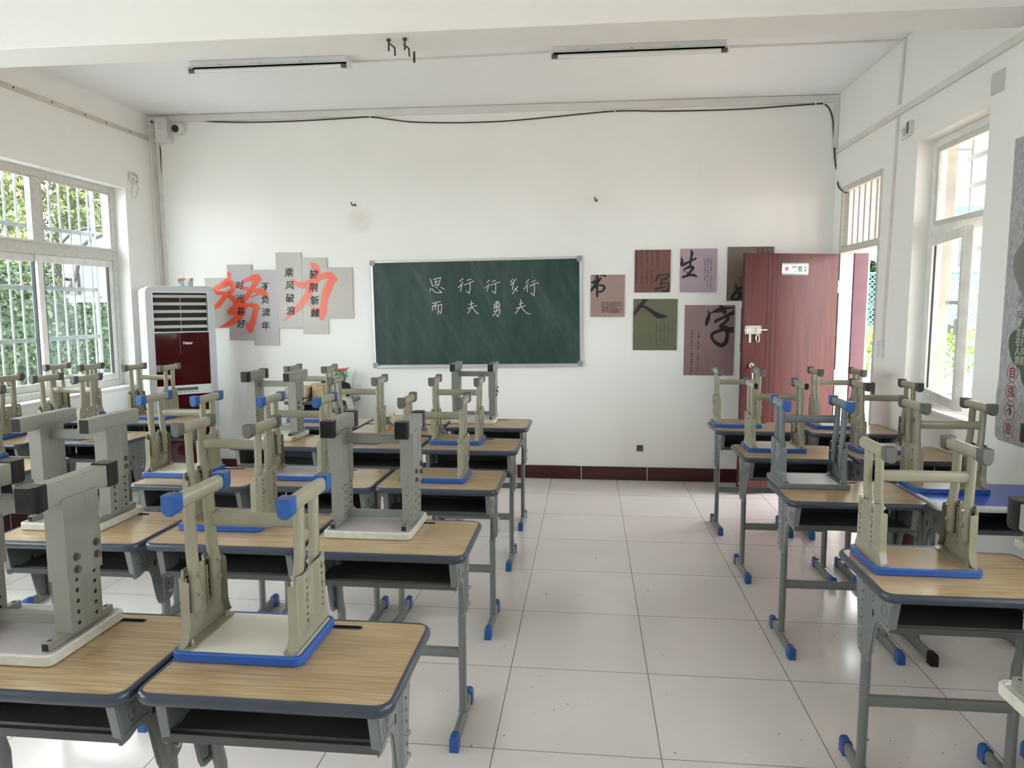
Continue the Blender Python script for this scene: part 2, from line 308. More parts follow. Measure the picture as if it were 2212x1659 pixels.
# ------------------------------------------------------------------ mesh builder
class MB:
    def __init__(s): s.bm = bmesh.new()
    def _faces(s, fs, mi):
        for f in fs: f.material_index = mi; f.smooth = True
    def box(s, x0, x1, y0, y1, z0, z1, b=0.0, mi=0, seg=1):
        bm = s.bm
        vs = [bm.verts.new((x, y, z)) for x in (x0, x1) for y in (y0, y1) for z in (z0, z1)]
        q = [(0, 1, 3, 2), (4, 6, 7, 5), (0, 4, 5, 1), (2, 3, 7, 6), (0, 2, 6, 4), (1, 5, 7, 3)]
        fs = [bm.faces.new([vs[i] for i in f]) for f in q]
        s._faces(fs, mi)
        if b > 0:
            es = list({e for f in fs for e in f.edges})
            r = bmesh.ops.bevel(bm, geom=es, offset=b, segments=seg, affect='EDGES', profile=0.5, clamp_overlap=True)
            s._faces(r['faces'], mi)
        return s
    def loft(s, loops, close=True, caps=True, mi=0, ring=False):
        bm = s.bm; vl = [[bm.verts.new(p) for p in lp] for lp in loops]; fs = []
        n = len(vl[0]); pairs = list(zip(vl[:-1], vl[1:])) + ([(vl[-1], vl[0])] if ring else [])
        for a, b in pairs:
            for i in range(n if close else n-1):
                j = (i+1) % n
                try: fs.append(bm.faces.new((a[i], a[j], b[j], b[i])))
                except ValueError: pass
        if caps and close and not ring:
            fs.append(bm.faces.new(vl[0][::-1])); fs.append(bm.faces.new(vl[-1]))
        s._faces(fs, mi); return s
    def prism(s, pts, axis, a, b, mi=0):
        def p3(u, v, t): return (t, u, v) if axis == 'x' else (u, t, v) if axis == 'y' else (u, v, t)
        return s.loft([[p3(u, v, a) for u, v in pts], [p3(u, v, b) for u, v in pts]], mi=mi)
    def sweep(s, path, prof, caps=True, mi=0, closed=False, up=None):
        path = [Vector(p) for p in path]; n = len(path); loops = []
        t0 = (path[1]-path[0]).normalized()
        ref = Vector(up) if up else (Vector((0, 0, 1)) if abs(t0.z) < 0.9 else Vector((0, 1, 0)))
        for i, p in enumerate(path):
            if closed: t = (path[(i+1) % n]-path[i-1])
            else: t = path[min(i+1, n-1)]-path[max(i-1, 0)]
            t.normalize(); ref = (ref-t*ref.dot(t))
            if ref.length < 1e-6: ref = t.orthogonal()
            ref.normalize(); sd = t.cross(ref)
            loops.append([p+sd*u+ref*v for u, v in prof])
        return s.loft(loops, caps=caps and not closed, mi=mi, ring=closed)
    def tube(s, path, r, n=8, mi=0, caps=True, closed=False):
        return s.sweep(path, [(r*math.cos(2*PI*i/n), r*math.sin(2*PI*i/n)) for i in range(n)], caps, mi, closed)
    def cyl(s, p0, p1, r, n=12, r2=None, mi=0):
        p0, p1 = Vector(p0), Vector(p1); t = (p1-p0).normalized(); a = t.orthogonal().normalized(); b = t.cross(a)
        r2 = r if r2 is None else r2
        ring = lambda p, q: [p+(a*math.cos(2*PI*i/n)+b*math.sin(2*PI*i/n))*q for i in range(n)]
        return s.loft([ring(p0, r), ring(p1, r2)], mi=mi)
    def ball(s, c, rx, ry, rz, nu=12, nv=8, mi=0):
        loops = []
        for j in range(1, nv):
            a = -PI/2+PI*j/nv
            loops.append([(c[0]+rx*math.cos(a)*math.cos(2*PI*i/nu), c[1]+ry*math.cos(a)*math.sin(2*PI*i/nu), c[2]+rz*math.sin(a)) for i in range(nu)])
        return s.loft(loops, mi=mi)
    def disc(s, c, nrm, r, n=10, mi=0):
        c = Vector(c); t = Vector(nrm).normalized(); a = t.orthogonal().normalized(); b = t.cross(a)
        f = s.bm.faces.new([s.bm.verts.new(c+(a*math.cos(2*PI*i/n)+b*math.sin(2*PI*i/n))*r) for i in range(n)])
        s._faces([f], mi); return s
    def face(s, pts, mi=0):
        s._faces([s.bm.faces.new([s.bm.verts.new(p) for p in pts])], mi); return s
    def mesh(s, name, sharp=35, recalc=True):
        bm = s.bm
        if recalc: bmesh.ops.recalc_face_normals(bm, faces=bm.faces)
        lim = math.radians(sharp)
        for e in bm.edges:
            e.smooth = len(e.link_faces) == 2 and e.calc_face_angle(0) < lim
        me = bpy.data.meshes.new(name); bm.to_mesh(me); bm.free(); return me
def rrect(w_, d, r, n=5, cx=0, cy=0):
    pts = []
    for (sx_, sy_, a0) in ((1, 1, 0), (-1, 1, PI/2), (-1, -1, PI), (1, -1, 3*PI/2)):
        for i in range(n+1):
            a = a0+PI/2*i/n
            pts.append((cx+sx_*(w_/2-r)+r*math.cos(a), cy+sy_*(d/2-r)+r*math.sin(a)))
    return pts
def oval(a, b, n=12):
    # stadium profile, half sizes a (u) and b (v); the long axis is rounded at both ends
    if a >= b: return [(math.copysign(a-b, math.cos(t))+b*math.cos(t), b*math.sin(t)) for t in [2*PI*(i+.5)/n for i in range(n)]]
    return [(a*math.cos(t), math.copysign(b-a, math.sin(t))+a*math.sin(t)) for t in [2*PI*(i+.5)/n for i in range(n)]]
def obj(name, me, mats, parent=None, loc=None, rot=None):
    if isinstance(me, MB): me = me.mesh(name)
    mats = [M[m] if isinstance(m, str) else m for m in (mats if isinstance(mats, (list, tuple)) else [mats])]
    while len(me.materials) < len(mats): me.materials.append(None)
    o = bpy.data.objects.new(name, me); C.objects.link(o)
    for i, m in enumerate(mats):
        if me.materials[i] is None: me.materials[i] = m
        elif me.materials[i] != m:
            o.material_slots[i].link = 'OBJECT'; o.material_slots[i].material = m
    if parent: o.parent = parent
    if loc: o.location = loc
    if rot: o.rotation_euler = rot
    return o
def empty(name, loc, rz=0.0):
    o = bpy.data.objects.new(name, None); C.objects.link(o); o.location = loc; o.rotation_euler = (0, 0, rz); o.empty_display_size = 0.05; return o
def tag(o, label, cat, group=None, kind=None):
    o['label'] = label; o['category'] = cat
    if group: o['group'] = group
    if kind: o['kind'] = kind
    return o
def struct(o): o['kind'] = 'structure'; return o
def children(o): return [c for c in bpy.data.objects if c.parent == o]

# ------------------------------------------------------------------ writing
_pending = []
def text_col(chars, x, z, size, pitch, vertical=True, dy=0.0, shear=0.0, bold=0.0):
    """queue one line of characters; returns a handle whose triangles are read after one update"""
    cu = bpy.data.curves.new('t', 'FONT'); cu.body = '\n'.join(chars) if vertical else chars
    cu.size = size; cu.align_x = 'CENTER' if vertical else 'LEFT'; cu.space_line = pitch/size if vertical else 1
    cu.resolution_u = 2; cu.offset = bold; cu.shear = shear; cu.fill_mode = 'FRONT'
    o = bpy.data.objects.new('t', cu); C.objects.link(o)
    h = {'o': o, 'x': x, 'z': z}; _pending.append(h); return h
def flush_text():
    dg = bpy.context.evaluated_depsgraph_get(); dg.update()
    for h in _pending:
        me = bpy.data.meshes.new_from_object(h['o'].evaluated_get(dg))
        h['v'] = [(v.co.x+h['x'], v.co.y+h['z']) for v in me.vertices]; h['f'] = [tuple(p.vertices) for p in me.polygons]
        bpy.data.meshes.remove(me); cu = h['o'].data; bpy.data.objects.remove(h['o']); bpy.data.curves.remove(cu)
    _pending.clear()
def letter_mesh(name, handles, plane, mi=None):
    """plane maps (u, v) of the writing surface to a point"""
    bm = bmesh.new()
    for h in handles:
        vs = [bm.verts.new(plane(u, v)) for u, v in h['v']]
        for f in h['f']:
            try: bm.faces.new([vs[i] for i in f])
            except ValueError: pass
    me = bpy.data.meshes.new(name); bm.to_mesh(me); bm.free(); return me
def catmull(pts, n=6):
    if len(pts) < 3: return [tuple(a+(b-a)*t/n for a, b in zip(pts[0], pts[1])) for t in range(n+1)]
    P = [pts[0]]+list(pts)+[pts[-1]]; out = []
    for i in range(1, len(P)-2):
        for t in range(n):
            q = t/n; a, b, c, d = P[i-1], P[i], P[i+1], P[i+2]
            out.append(tuple(0.5*(2*b[k]+(c[k]-a[k])*q+(2*a[k]-5*b[k]+4*c[k]-d[k])*q*q+(3*b[k]-a[k]-3*c[k]+d[k])*q**3) for k in range(len(a))))
    out.append(tuple(pts[-1])); return out
def brush(bm, pts, layer=0.0, n=7):
    """a brush stroke in (u, v, width); flat ribbon with round ends"""
    c = [(u, v, max(w_, 1e-5)) for u, v, w_ in catmull(pts, n)]
    L, R_ = [], []
    for i, (u, v, w_) in enumerate(c):
        a, b = c[max(i-1, 0)], c[min(i+1, len(c)-1)]
        dx, dy = b[0]-a[0], b[1]-a[1]; l = math.hypot(dx, dy) or 1
        nx, ny = -dy/l*w_/2, dx/l*w_/2
        L.append(bm.verts.new((u+nx, layer, v+ny))); R_.append(bm.verts.new((u-nx, layer, v-ny)))
    for i in range(len(c)-1): bm.faces.new((L[i], L[i+1], R_[i+1], R_[i]))
    for e, (u, v, w_) in ((1, c[0]), (-1, c[-1])):          # half-round ends share the ribbon's own corner vertices
        a, b = (L[0], R_[0]) if e == 1 else (R_[-1], L[-1])
        d0 = math.atan2(a.co.z-v, a.co.x-u)
        arc = [bm.verts.new((u+w_/2*math.cos(d0+PI*k/7), layer, v+w_/2*math.sin(d0+PI*k/7))) for k in range(1, 7)]
        bm.faces.new([a]+arc+[b])
def clip_rect(bm, u0, u1, v0, v1):
    for co, no in (((u0, 0, 0), (-1, 0, 0)), ((u1, 0, 0), (1, 0, 0)), ((0, 0, v0), (0, 0, -1)), ((0, 0, v1), (0, 0, 1))):
        g = bm.verts[:]+bm.edges[:]+bm.faces[:]
        bmesh.ops.bisect_plane(bm, geom=g, plane_co=co, plane_no=no, clear_outer=True)

# ------------------------------------------------------------------ room shell
def side_wall(name, x0, x1, opens, mat):
    ys = sorted({YB-0.24, YF+0.24, *[o[0] for o in opens], *[o[1] for o in opens]})
    mb = MB()
    for a, b in zip(ys[:-1], ys[1:]):
        zs = [(o[2], o[3]) for o in opens if o[0] <= a and o[1] >= b]; z = -0.12
        for z0, z1 in zs:
            if z0 > z: mb.box(x0, x1, a, b, z, z0)
            z = z1
        mb.box(x0, x1, a, b, z, ZC+0.15)
    bmesh.ops.remove_doubles(mb.bm, verts=mb.bm.verts, dist=1e-5)
    return struct(obj(name, mb, mat))
side_wall('wall_left', XL-TW, XL, [LW1, LW2_ADDED, LW3_ADDED], 'wall')
side_wall('wall_right', XR, XR+TW, [RW1, RW2_ADDED, RW3_ADDED, (DR[0], DR[1], -0.12, DR[3])], 'wall')
struct(obj('wall_front', MB().box(XL, XR, YF, YF+0.24, -0.12, ZC+0.15), 'wallf'))
struct(obj('wall_back', MB().box(XL, XR, YB-0.24, YB, -0.12, ZC+0.15), 'wall'))
struct(obj('floor', MB().box(XL, XR, YB, YF, -0.12, 0), 'floor'))
struct(obj('ceiling', MB().box(XL, XR, YB, YF, ZC, ZC+0.15), 'ceil'))
struct(obj('ceiling_beam', MB().box(XL, XR, 3.68, 3.96, 2.95, ZC, b=0.004), 'wall'))
ys = 0.016
struct(obj('baseboard_front', MB().box(XL, XR, YF-0.012, YF, 0, 0.122, b=0.002), 'skirt'))
struct(obj('baseboard_left', MB().box(XL, XL+0.012, YB, YF-0.012, 0, 0.122, b=0.002), 'skirt'))
mb = MB(); mb.box(XR-0.012, XR, YB, DR[0]-0.06, 0, 0.122, b=0.002); mb.box(XR-0.012, XR, DR[1]+0.06, YF-0.012, 0, 0.122, b=0.002)
struct(obj('baseboard_right', mb, 'skirt'))
struct(obj('baseboard_back', MB().box(XL+0.012, XR-0.012, YB, YB+0.012, 0, 0.122, b=0.002), 'skirt'))
# chipped paint line above the front skirting: the plaster stands slightly proud
mb = MB(); n = 120; top = []; bot = []
for i in range(n+1):
    x = XL+(XR-XL)*i/n; top.append((x, 0.150+0.004*math.sin(i*1.7))); bot.append((x, 0.121+0.006*random.random()))
mb.loft([[(x, YF-0.0035, z) for x, z in top+bot[::-1]], [(x, YF, z) for x, z in top+bot[::-1]]])
struct(obj('trim_1', mb, 'wall'))

# ------------------------------------------------------------------ windows
def rect_frame(mb, xc, dx, y0, y1, z0, z1, wd, b=0.004, mi=0):
    mb.box(xc-dx/2, xc+dx/2, y0, y0+wd, z0, z1, b, mi); mb.box(xc-dx/2, xc+dx/2, y1-wd, y1, z0, z1, b, mi)
    mb.box(xc-dx/2, xc+dx/2, y0+wd, y1-wd, z0, z0+wd, b, mi); mb.box(xc-dx/2, xc+dx/2, y0+wd, y1-wd, z1-wd, z1, b, mi)
def sliding_window(num, wn):
    y0, y1, z0, z1 = wn; xc = XL-0.15; ym = (y0+y1)/2
    mb = MB(); rect_frame(mb, xc, 0.075, y0, y1, z0, z1, 0.055)
    mb.box(xc-0.037, xc+0.037, y0+0.055, y1-0.055, 2.005, 2.095, 0.004); mb.box(xc-0.03, xc+0.03, ym-0.045, ym+0.045, 2.095, z1-0.055, 0.004)
    mb.box(xc+0.037, xc+0.05, y0+0.02, y1-0.02, 2.09, 2.10, 0.002)
    wd = struct(obj('window_%d' % num, mb, 'dirtypvc'))
    for nm, a, b, dx in (('far', ym-0.03, y1-0.055, 0.012), ('near', y0+0.055, ym+0.03, -0.018)):
        m2 = MB(); rect_frame(m2, xc+dx, 0.026, a, b, z0+0.055, 2.005, 0.062, 0.004)
        m2.box(xc+dx-0.0135, xc+dx+0.0135, a+0.058, a+0.064, z0+0.11, 1.945, mi=1); m2.box(xc+dx-0.0135, xc+dx+0.0135, b-0.064, b-0.058, z0+0.11, 1.945, mi=1)
        s_ = obj('sash', m2, ['pvc', 'dark'], wd)
        obj('pane', MB().box(xc+dx-0.002, xc+dx+0.002, a+0.06, b-0.06, z0+0.115, 1.945), 'glass', s_)
    for a, b in ((y0+0.055, ym-0.045), (ym+0.045, y1-0.055)):
        m2 = MB(); rect_frame(m2, xc+0.025, 0.012, a, b, 2.095, z1-0.055, 0.016, 0.002); obj('glazing_bead', m2, 'dirtypvc', wd)
        obj('pane', MB().box(xc-0.002, xc+0.002, a+0.002, b-0.002, 2.097, z1-0.057), 'dustyglass', wd)
    obj('sill', MB().box(XL-TW, XL+0.012, y0, y1, z0-0.02, z0+0.004, 0.003), 'sill', wd)
    return wd
for i, wn in zip((1, 2, 3), (LW1, LW2_ADDED, LW3_ADDED)): sliding_window(i, wn)  # only the first is in view; the others are added to let in daylight
def grille_left(wn, label):
    y0, y1, z0, z1 = wn; mb = MB(); x = XL-TW-0.10; n = int((y1-y0)/0.118)
    for i in range(n+1): mb.cyl((x, y0+0.03+i*0.118, z0-0.03), (x, y0+0.03+i*0.118, z1+0.05), 0.0085, 8)
    for z in (z0-0.02, 1.33, 1.75, 2.24, z1+0.03): mb.box(x-0.006, x+0.006, y0-0.03, y1+0.03, z-0.017, z+0.017, 0.002)
    mb.box(x-0.012, x+0.012, y1+0.0, y1+0.03, z0-0.05, z1+0.06); mb.box(x-0.012, x+0.012, y0-0.03, y0, z0-0.05, z1+0.06)
    for y in (y0-0.015, y1+0.015):
        for z in (z0+0.1, z1-0.1): mb.cyl((x, y, z), (XL-TW+0.01, y, z), 0.008, 8)
    return tag(obj('window_grille', mb, 'grille'), label, 'window grille')
grille_left(LW1, 'upright-barred steel security grille outside the left window by the air conditioner')
def fixed_right(num, wn, casement):
    y0, y1, z0, z1 = wn; xc = XR+0.13; ym = (y0+y1)/2
    mb = MB(); rect_frame(mb, xc, 0.07, y0, y1, z0, z1, 0.05); mb.box(xc-0.035, xc+0.035, y0+0.05, y1-0.05, 2.03, 2.10, 0.004)
    if not casement: mb.box(xc-0.03, xc+0.03, ym-0.025, ym+0.025, z0+0.05, 2.03, 0.004)
    wd = struct(obj('window_%d' % num, mb, 'pvc'))
    m2 = MB(); rect_frame(m2, xc-0.02, 0.02, y0+0.05, y1-0.05, 2.10, z1-0.05, 0.03, 0.002); obj('glazing_bead', m2, 'dirtypvc', wd)
    obj('pane', MB().box(xc-0.002, xc+0.002, y0+0.052, y1-0.052, 2.102, z1-0.052), 'dustyglass', wd)
    for side in ((1,) if casement else (1, -1)):
        m2 = MB(); wd_ = (y1-y0)-0.10 if casement else (y1-y0)/2-0.05; zz0, zz1 = z0+0.05, 2.03
        # local: hinge at y=0, sash runs to y=-wd_ (far sash) or +wd_
        yy = (-wd_, 0) if side == 1 else (0, wd_)
        rect_frame(m2, 0, 0.045, yy[0], yy[1], zz0, zz1, 0.058, 0.004)
        m2.box(-0.005, 0.005, yy[0]+0.054, yy[0]+0.062, zz0+0.058, zz1-0.058, mi=1); m2.box(-0.005, 0.005, yy[1]-0.062, yy[1]-0.054, zz0+0.058, zz1-0.058, mi=1)
        ang = 0.0
        if casement and side == 1: ang = -math.radians(11)
        s_ = obj('sash', m2, ['pvc', 'dark'], wd, (xc-0.02, (y1-0.05) if side == 1 else (y0+0.05), 0), (0, 0, ang))
        obj('pane', MB().box(-0.002, 0.002, yy[0]+0.056, yy[1]-0.056, zz0+0.056, zz1-0.056), 'glass', s_)
        if side == 1:
            h = MB(); h.box(-0.04, -0.022, -wd_+0.015, -wd_+0.04, 1.43, 1.52, 0.003); h.cyl((-0.04, -wd_+0.028, 1.475), (-0.06, -wd_+0.028, 1.475), 0.009); h.box(-0.07, -0.055, -wd_+0.02, -wd_+0.036, 1.44, 1.49, 0.004)
            obj('handle', h, 'whiteplastic', s_)
            if casement:
                a = MB(); a.box(0.024, 0.030, -wd_*0.75, -wd_*0.35, 1.60, 1.622); obj('stay_arm', a, 'alu', s_)
    obj('sill', MB().box(XR-0.012, XR+TW, y0, y1, z0-0.02, z0+0.004, 0.003), 'sill', wd)
    return wd
fixed_right(4, RW1, True); fixed_right(5, RW2_ADDED, False); fixed_right(6, RW3_ADDED, False)  # the last two are out of view, added for their daylight
mb = MB(); x = XR+TW+0.12; y0, y1, z0, z1 = RW1
for z in (1.05, 1.35, 1.65, 1.95, 2.18, 2.36, 2.54): mb.box(x-0.006, x+0.006, y0-0.1, y1+0.1, z-0.016, z+0.016, 0.002)
for y in (y0-0.08, y0+0.25, y0+0.55, y1+0.08): mb.cyl((x+0.016, y, 0.9), (x+0.016, y, 2.7), 0.008, 8)
for z in (2.27, 2.45, 2.6):
    mb.cyl((x-0.01, 4.75, z), (x+0.01, 4.75, z), 0.024, 14); mb.cyl((x, 4.75, z), (x, 4.45, z-0.03), 0.006, 6)
for y in (y0-0.08, y1+0.08):
    for z in (1.0, 2.6): mb.cyl((x+0.016, y, z), (XR+TW-0.01, y, z), 0.008, 8)
tag(obj('window_grille', mb, 'grille'), 'flat-barred steel grille outside the right window beside the grey poster', 'window grille')

# ------------------------------------------------------------------ doorway, barred transom and open door
mb = MB(); y0, y1, zt = DR[0], DR[1], DR[3]; xf0, xf1 = XR+0.0, XR+0.11
mb.box(xf0, xf1, y0, y0+0.045, 0, zt, 0.003); mb.box(xf0, xf1, y1-0.045, y1, 0, zt, 0.003); mb.box(xf0, xf1, y0+0.045, y1-0.045, zt-0.045, zt, 0.003)
mb.box(xf0, xf1, y0+0.045, y1-0.045, 2.03, 2.085, 0.003)
struct(obj('trim_2', mb, 'dirtypvc'))
mb = MB(); mb.box(XR+0.115, XR+TW-0.01, y1-0.05, y1-0.002, 0, 2.03, 0.003); mb.box(XR+0.115, XR+TW-0.01, y0+0.002, y0+0.05, 0, 2.03, 0.003)
struct(obj('trim_3', mb, 'doorframe'))
mb = MB()
for i in range(7):
    yy = y0+0.075+i*(y1-y0-0.15)/6; mb.box(XR+0.035, XR+0.075, yy-0.016, yy+0.016, 2.08, zt-0.04, 0.003)
tag(obj('transom_grille', mb, 'dirtypvc'), 'row of dusty upright bars in the opening above the doorway', 'grille')
DO = empty('door_1', (2.092, 6.385, 0)); struct(DO)
ddx, ddy = 1.277-2.092, 6.155-6.385; DL = math.hypot(ddx, ddy)
DO.rotation_euler = (0, 0, math.atan2(ddy, ddx)+PI)          # local +x points back to the hinge, the leaf runs to -x
# leaf local x from -DL (free edge) to 0 (hinge); face towards the room is -y
k = MB(); k.box(0, DL-0.012, 0.0, 0.042, 0.012, 2.022, 0.002)
leaf = obj('door_leaf', k, 'door', DO, (-DL, 0, 0))
e = MB(); e.box(-0.0035, 0.0, 0.0, 0.042, 0.012, 2.022); obj('leaf_edge', e, 'doordark', leaf)
h = MB()
for i in range(2):
    zc = (1.10, 0.955)[i]; h.cyl((0.075, 0, zc), (0.075, -0.008, zc), 0.024, 16); h.disc((0.075, -0.0085, zc), (0, -1, 0), 0.006, 8, 1)
h.tube([(0.075, -0.006, 1.09), (0.068, -0.035, 1.075), (0.064, -0.045, 1.03), (0.068, -0.035, 0.98), (0.075, -0.006, 0.965)], 0.008, 8)
obj('handle', h, ['steel', 'hole'], leaf)
b = MB(); b.box(0.01, 0.155, -0.004, 0.0, 1.36, 1.43, 0.001); b.cyl((0.0, -0.012, 1.395), (0.20, -0.012, 1.395), 0.007, 10)
b.box(0.02, 0.05, -0.02, 0, 1.378, 1.412, 0.002); b.box(0.11, 0.14, -0.02, 0, 1.378, 1.412, 0.002)
b.box(0.045, 0.065, -0.006, 0, 1.29, 1.36, 0.001); b.tube([(0.115, -0.01, 1.36), (0.105, -0.012, 1.33), (0.112, -0.012, 1.295), (0.13, -0.012, 1.295), (0.135, -0.012, 1.33), (0.125, -0.01, 1.36)], 0.005, 6)
for x, z in ((0.018, 1.367), (0.018, 1.423), (0.147, 1.367), (0.147, 1.423)): b.disc((x, -0.0046, z), (0, -1, 0), 0.005, 8, 1)
obj('bolt_latch', b, ['steel', 'hole'], leaf)
hg = MB()
for z in (0.3, 1.0, 1.75): hg.box(DL-0.012, DL-0.002, -0.003, 0.03, z-0.05, z+0.05)
obj('hinge', hg, 'steel', leaf)
# classroom sign
sg = MB(); sg.box(0.318, 0.556, -0.006, 0, 1.844, 1.948, 0.001)
sign = obj('sign_plaque', sg, 'whiteplastic', leaf); sign['label'] = 'white plaque with a red star and green bands'
for z0, z1 in ((1.939, 1.9475), (1.932, 1.935), (1.8445, 1.853), (1.857, 1.860)):
    obj('band', MB().box(0.3185, 0.5555, -0.0068, -0.006, z0, z1), 'green', sign)
st = MB(); st.face([(0.360+(0.026 if i % 2 == 0 else 0.0105)*math.sin(2*PI*i/10), -0.0068, 1.896+(0.026 if i % 2 == 0 else 0.0105)*math.cos(2*PI*i/10)) for i in range(10)])
obj('star', st, 'red', sign)
t_sign = [text_col('教', 0.447, 1.898, 0.047, 0.05, False, bold=0.0022), text_col('室', 0.497, 1.898, 0.047, 0.05, False, bold=0.0022), text_col('2', 0.547, 1.898, 0.052, 0.05, False, bold=0.0022)]
for h_, x_ in zip(t_sign, (0.408, 0.458, 0.514)): h_['x'] = x_; h_['z'] = 1.879
# strike plate on the near jamb
sp_ = MB(); sp_.box(XR-0.006, XR+0.002, DR[0]-0.055, DR[0]-0.0, 0.94, 1.03, 0.002); sp_.box(XR-0.018, XR-0.006, DR[0]-0.045, DR[0]-0.01, 0.955, 1.015, 0.003); sp_.disc((XR-0.0185, DR[0]-0.028, 0.985), (-1, 0, 0), 0.006, 8, 1)
tag(obj('latch_keeper', sp_, ['greycap', 'hole']), 'small grey latch keeper on the wall edge of the doorway', 'latch')

# ------------------------------------------------------------------ green chalkboard
CB = empty('chalkboard', (-1.030, YF, 1.532)); CB.rotation_euler = (0, -0.0145, 0)
tag(CB, 'green chalkboard with chalk writing in an aluminium frame on the front wall', 'chalkboard')
bw, bh = 1.945, 0.985
obj('writing_surface', MB().box(-bw/2+0.012, bw/2-0.012, -0.014, 0, -bh/2+0.012, bh/2-0.012), 'chalkboard', CB)
fr = MB()
for z0, z1 in ((bh/2-0.022, bh/2), (-bh/2, -bh/2+0.022)): fr.box(-bw/2+0.03, bw/2-0.03, -0.022, 0, z0, z1, 0.004)
for x0, x1 in ((-bw/2, -bw/2+0.022), (bw/2-0.022, bw/2)): fr.box(x0, x1, -0.022, 0, -bh/2+0.03, bh/2-0.03, 0.004)
fr.box(-bw/2+0.03, bw/2-0.03, -0.034, 0, -bh/2-0.006, -bh/2+0.004, 0.002)
obj('frame', fr, 'alu', CB)
for sx_ in (-1, 1):
    for sz_ in (-1, 1):
        c = MB(); pr = rrect(0.05, 0.05, 0.012, 4); c.prism([(u, v) for u, v in pr], 'y', -0.026, 0)
        obj('corner_cap', c, 'corner', CB, (sx_*(bw/2-0.020), 0, sz_*(bh/2-0.020)))
def U(x0, y0, s):      # crop pixel -> wall point (u = x, v = z)
    def f(px, py, Y=YF): p = on_y(x0+px*s, y0+py*s, Y); return p.x, p.z
    return f
f = U(900, 590, 290/2212)
CH = [[(225, 90), (248, 150), (270, 215)], [(285, 105), (400, 72), (385, 140), (360, 215)], [(320, 112), (325, 195)], [(298, 155), (362, 132)], [(272, 212), (365, 188)], [(235, 250), (228, 300)], [(258, 258), (300, 310), (345, 322), (420, 322), (378, 282)], [(318, 232), (350, 248)], [(405, 232), (462, 268)],
 [(770, 90), (712, 140)], [(765, 150), (735, 195), (690, 240)], [(748, 195), (730, 300)], [(835, 122), (900, 98)], [(785, 198), (950, 132)], [(885, 165), (888, 250), (872, 335), (820, 295)],
 [(1205, 118), (1160, 155)], [(1203, 180), (1130, 248)], [(1185, 218), (1168, 295)], [(1245, 142), (1303, 122)], [(1213, 205), (1375, 145)], [(1305, 180), (1306, 260), (1300, 333), (1250, 298)],
 [(1592, 95), (1545, 158)], [(1640, 95), (1600, 150), (1550, 202)], [(1603, 165), (1592, 210), (1578, 270)], [(1670, 215), (1578, 342)], [(1620, 250), (1665, 300)],
 [(1850, 105), (1800, 165)], [(1843, 172), (1768, 265)], [(1825, 215), (1825, 305)], [(1895, 150), (1955, 120)], [(1862, 220), (1968, 165), (2010, 170)], [(1938, 180), (1945, 260), (1935, 375), (1880, 325)],
 [(265, 500), (400, 465)], [(335, 485), (310, 520), (270, 552)], [(268, 550), (265, 620)], [(272, 548), (420, 515), (420, 570), (405, 660), (375, 630)], [(318, 550), (318, 605)], [(367, 525), (355, 680)],
 [(865, 515), (945, 498)], [(845, 585), (995, 530)], [(905, 460), (905, 560), (850, 660)], [(925, 565), (970, 630), (1025, 672)],
 [(1300, 485), (1350, 458), (1322, 500)], [(1285, 515), (1283, 595)], [(1285, 520), (1366, 490), (1362, 590)], [(1325, 510), (1325, 600)], [(1290, 545), (1360, 535)], [(1290, 570), (1358, 562)], [(1275, 632), (1380, 605), (1365, 670), (1335, 715), (1320, 685)], [(1330, 600), (1300, 660), (1258, 705)],
 [(1690, 515), (1755, 490)], [(1640, 580), (1795, 535)], [(1720, 437), (1710, 550), (1632, 660)], [(1725, 560), (1810, 655), (1868, 672)]]
CI = [0, 9, 15, 21, 26, 32, 38, 42, 50, 54]
inv = (Matrix.Translation(CB.location) @ CB.rotation_euler.to_matrix().to_4x4()).inverted()
bm = None
for ci, s_ in enumerate(CH):
    if ci in CI: bm = bmesh.new()
    pts = []
    for i, (a, b) in enumerate(s_):
        u, v = f(a, b); q = inv @ Vector((u, YF, v)); pts.append((q.x, q.z, 0.0064 if len(s_) > 2 else 0.0060))
    if len(pts) > 3:                        # keep the sharp turns of the strokes
        for a, b in zip(pts[:-1], pts[1:]): brush(bm, [a, b], -0.0152, 3)
    else: brush(bm, pts, -0.0152-0.00004*(ci % 9), 4)
    if ci+1 in CI or ci+1 == len(CH): me = bpy.data.meshes.new('chalk_character'); bm.to_mesh(me); bm.free(); obj('chalk_character', me, 'chalk', CB)

# ------------------------------------------------------------------ calligraphy panels on the front wall
def wallpanel(name, x0, x1, z0, z1, th, mat, label, cat, group=None):
    me = MB().box(0, x1-x0, -th, 0, 0, z1-z0, 0.0012).mesh(name); o = obj(name, me, mat, None, (x0, YF, z0)); return tag(o, label, cat, group)
PN = []
for (x0, x1, z0, z1, mt, lb) in (
  (-3.629, -3.402, 1.394, 1.864, 'panel_grey', 'grey panel with the left end of an orange brush character, nearest the air conditioner'),
  (-3.402, -3.158, 1.276, 1.988, 'panel_mauve', 'tall mauve-grey panel lettered with four black characters over the orange character, second from left'),
  (-3.158, -2.913, 1.228, 1.939, 'panel_mauve', 'lowest-hanging mauve-grey panel of the orange brush characters, third from left'),
  (-2.919, -2.673, 1.391, 2.096, 'panel_warm', 'highest-hanging warm grey panel with the tail of an orange stroke, fourth from left'),
  (-2.673, -2.426, 1.339, 2.047, 'panel_warm', 'warm grey panel with the middle of the right orange character, fifth from left'),
  (-2.426, -2.185, 1.482, 1.955, 'panel_warm', 'short warm grey panel with the orange shoulder stroke, nearest the chalkboard')):
    PN.append((wallpanel('calligraphy_panel', x0, x1, z0, z1, 0.012+0.0015*(len(PN) % 2), mt, lb, 'wall panel', 'six calligraphy panels beside the air conditioner'), x0, x1, z0, z1))
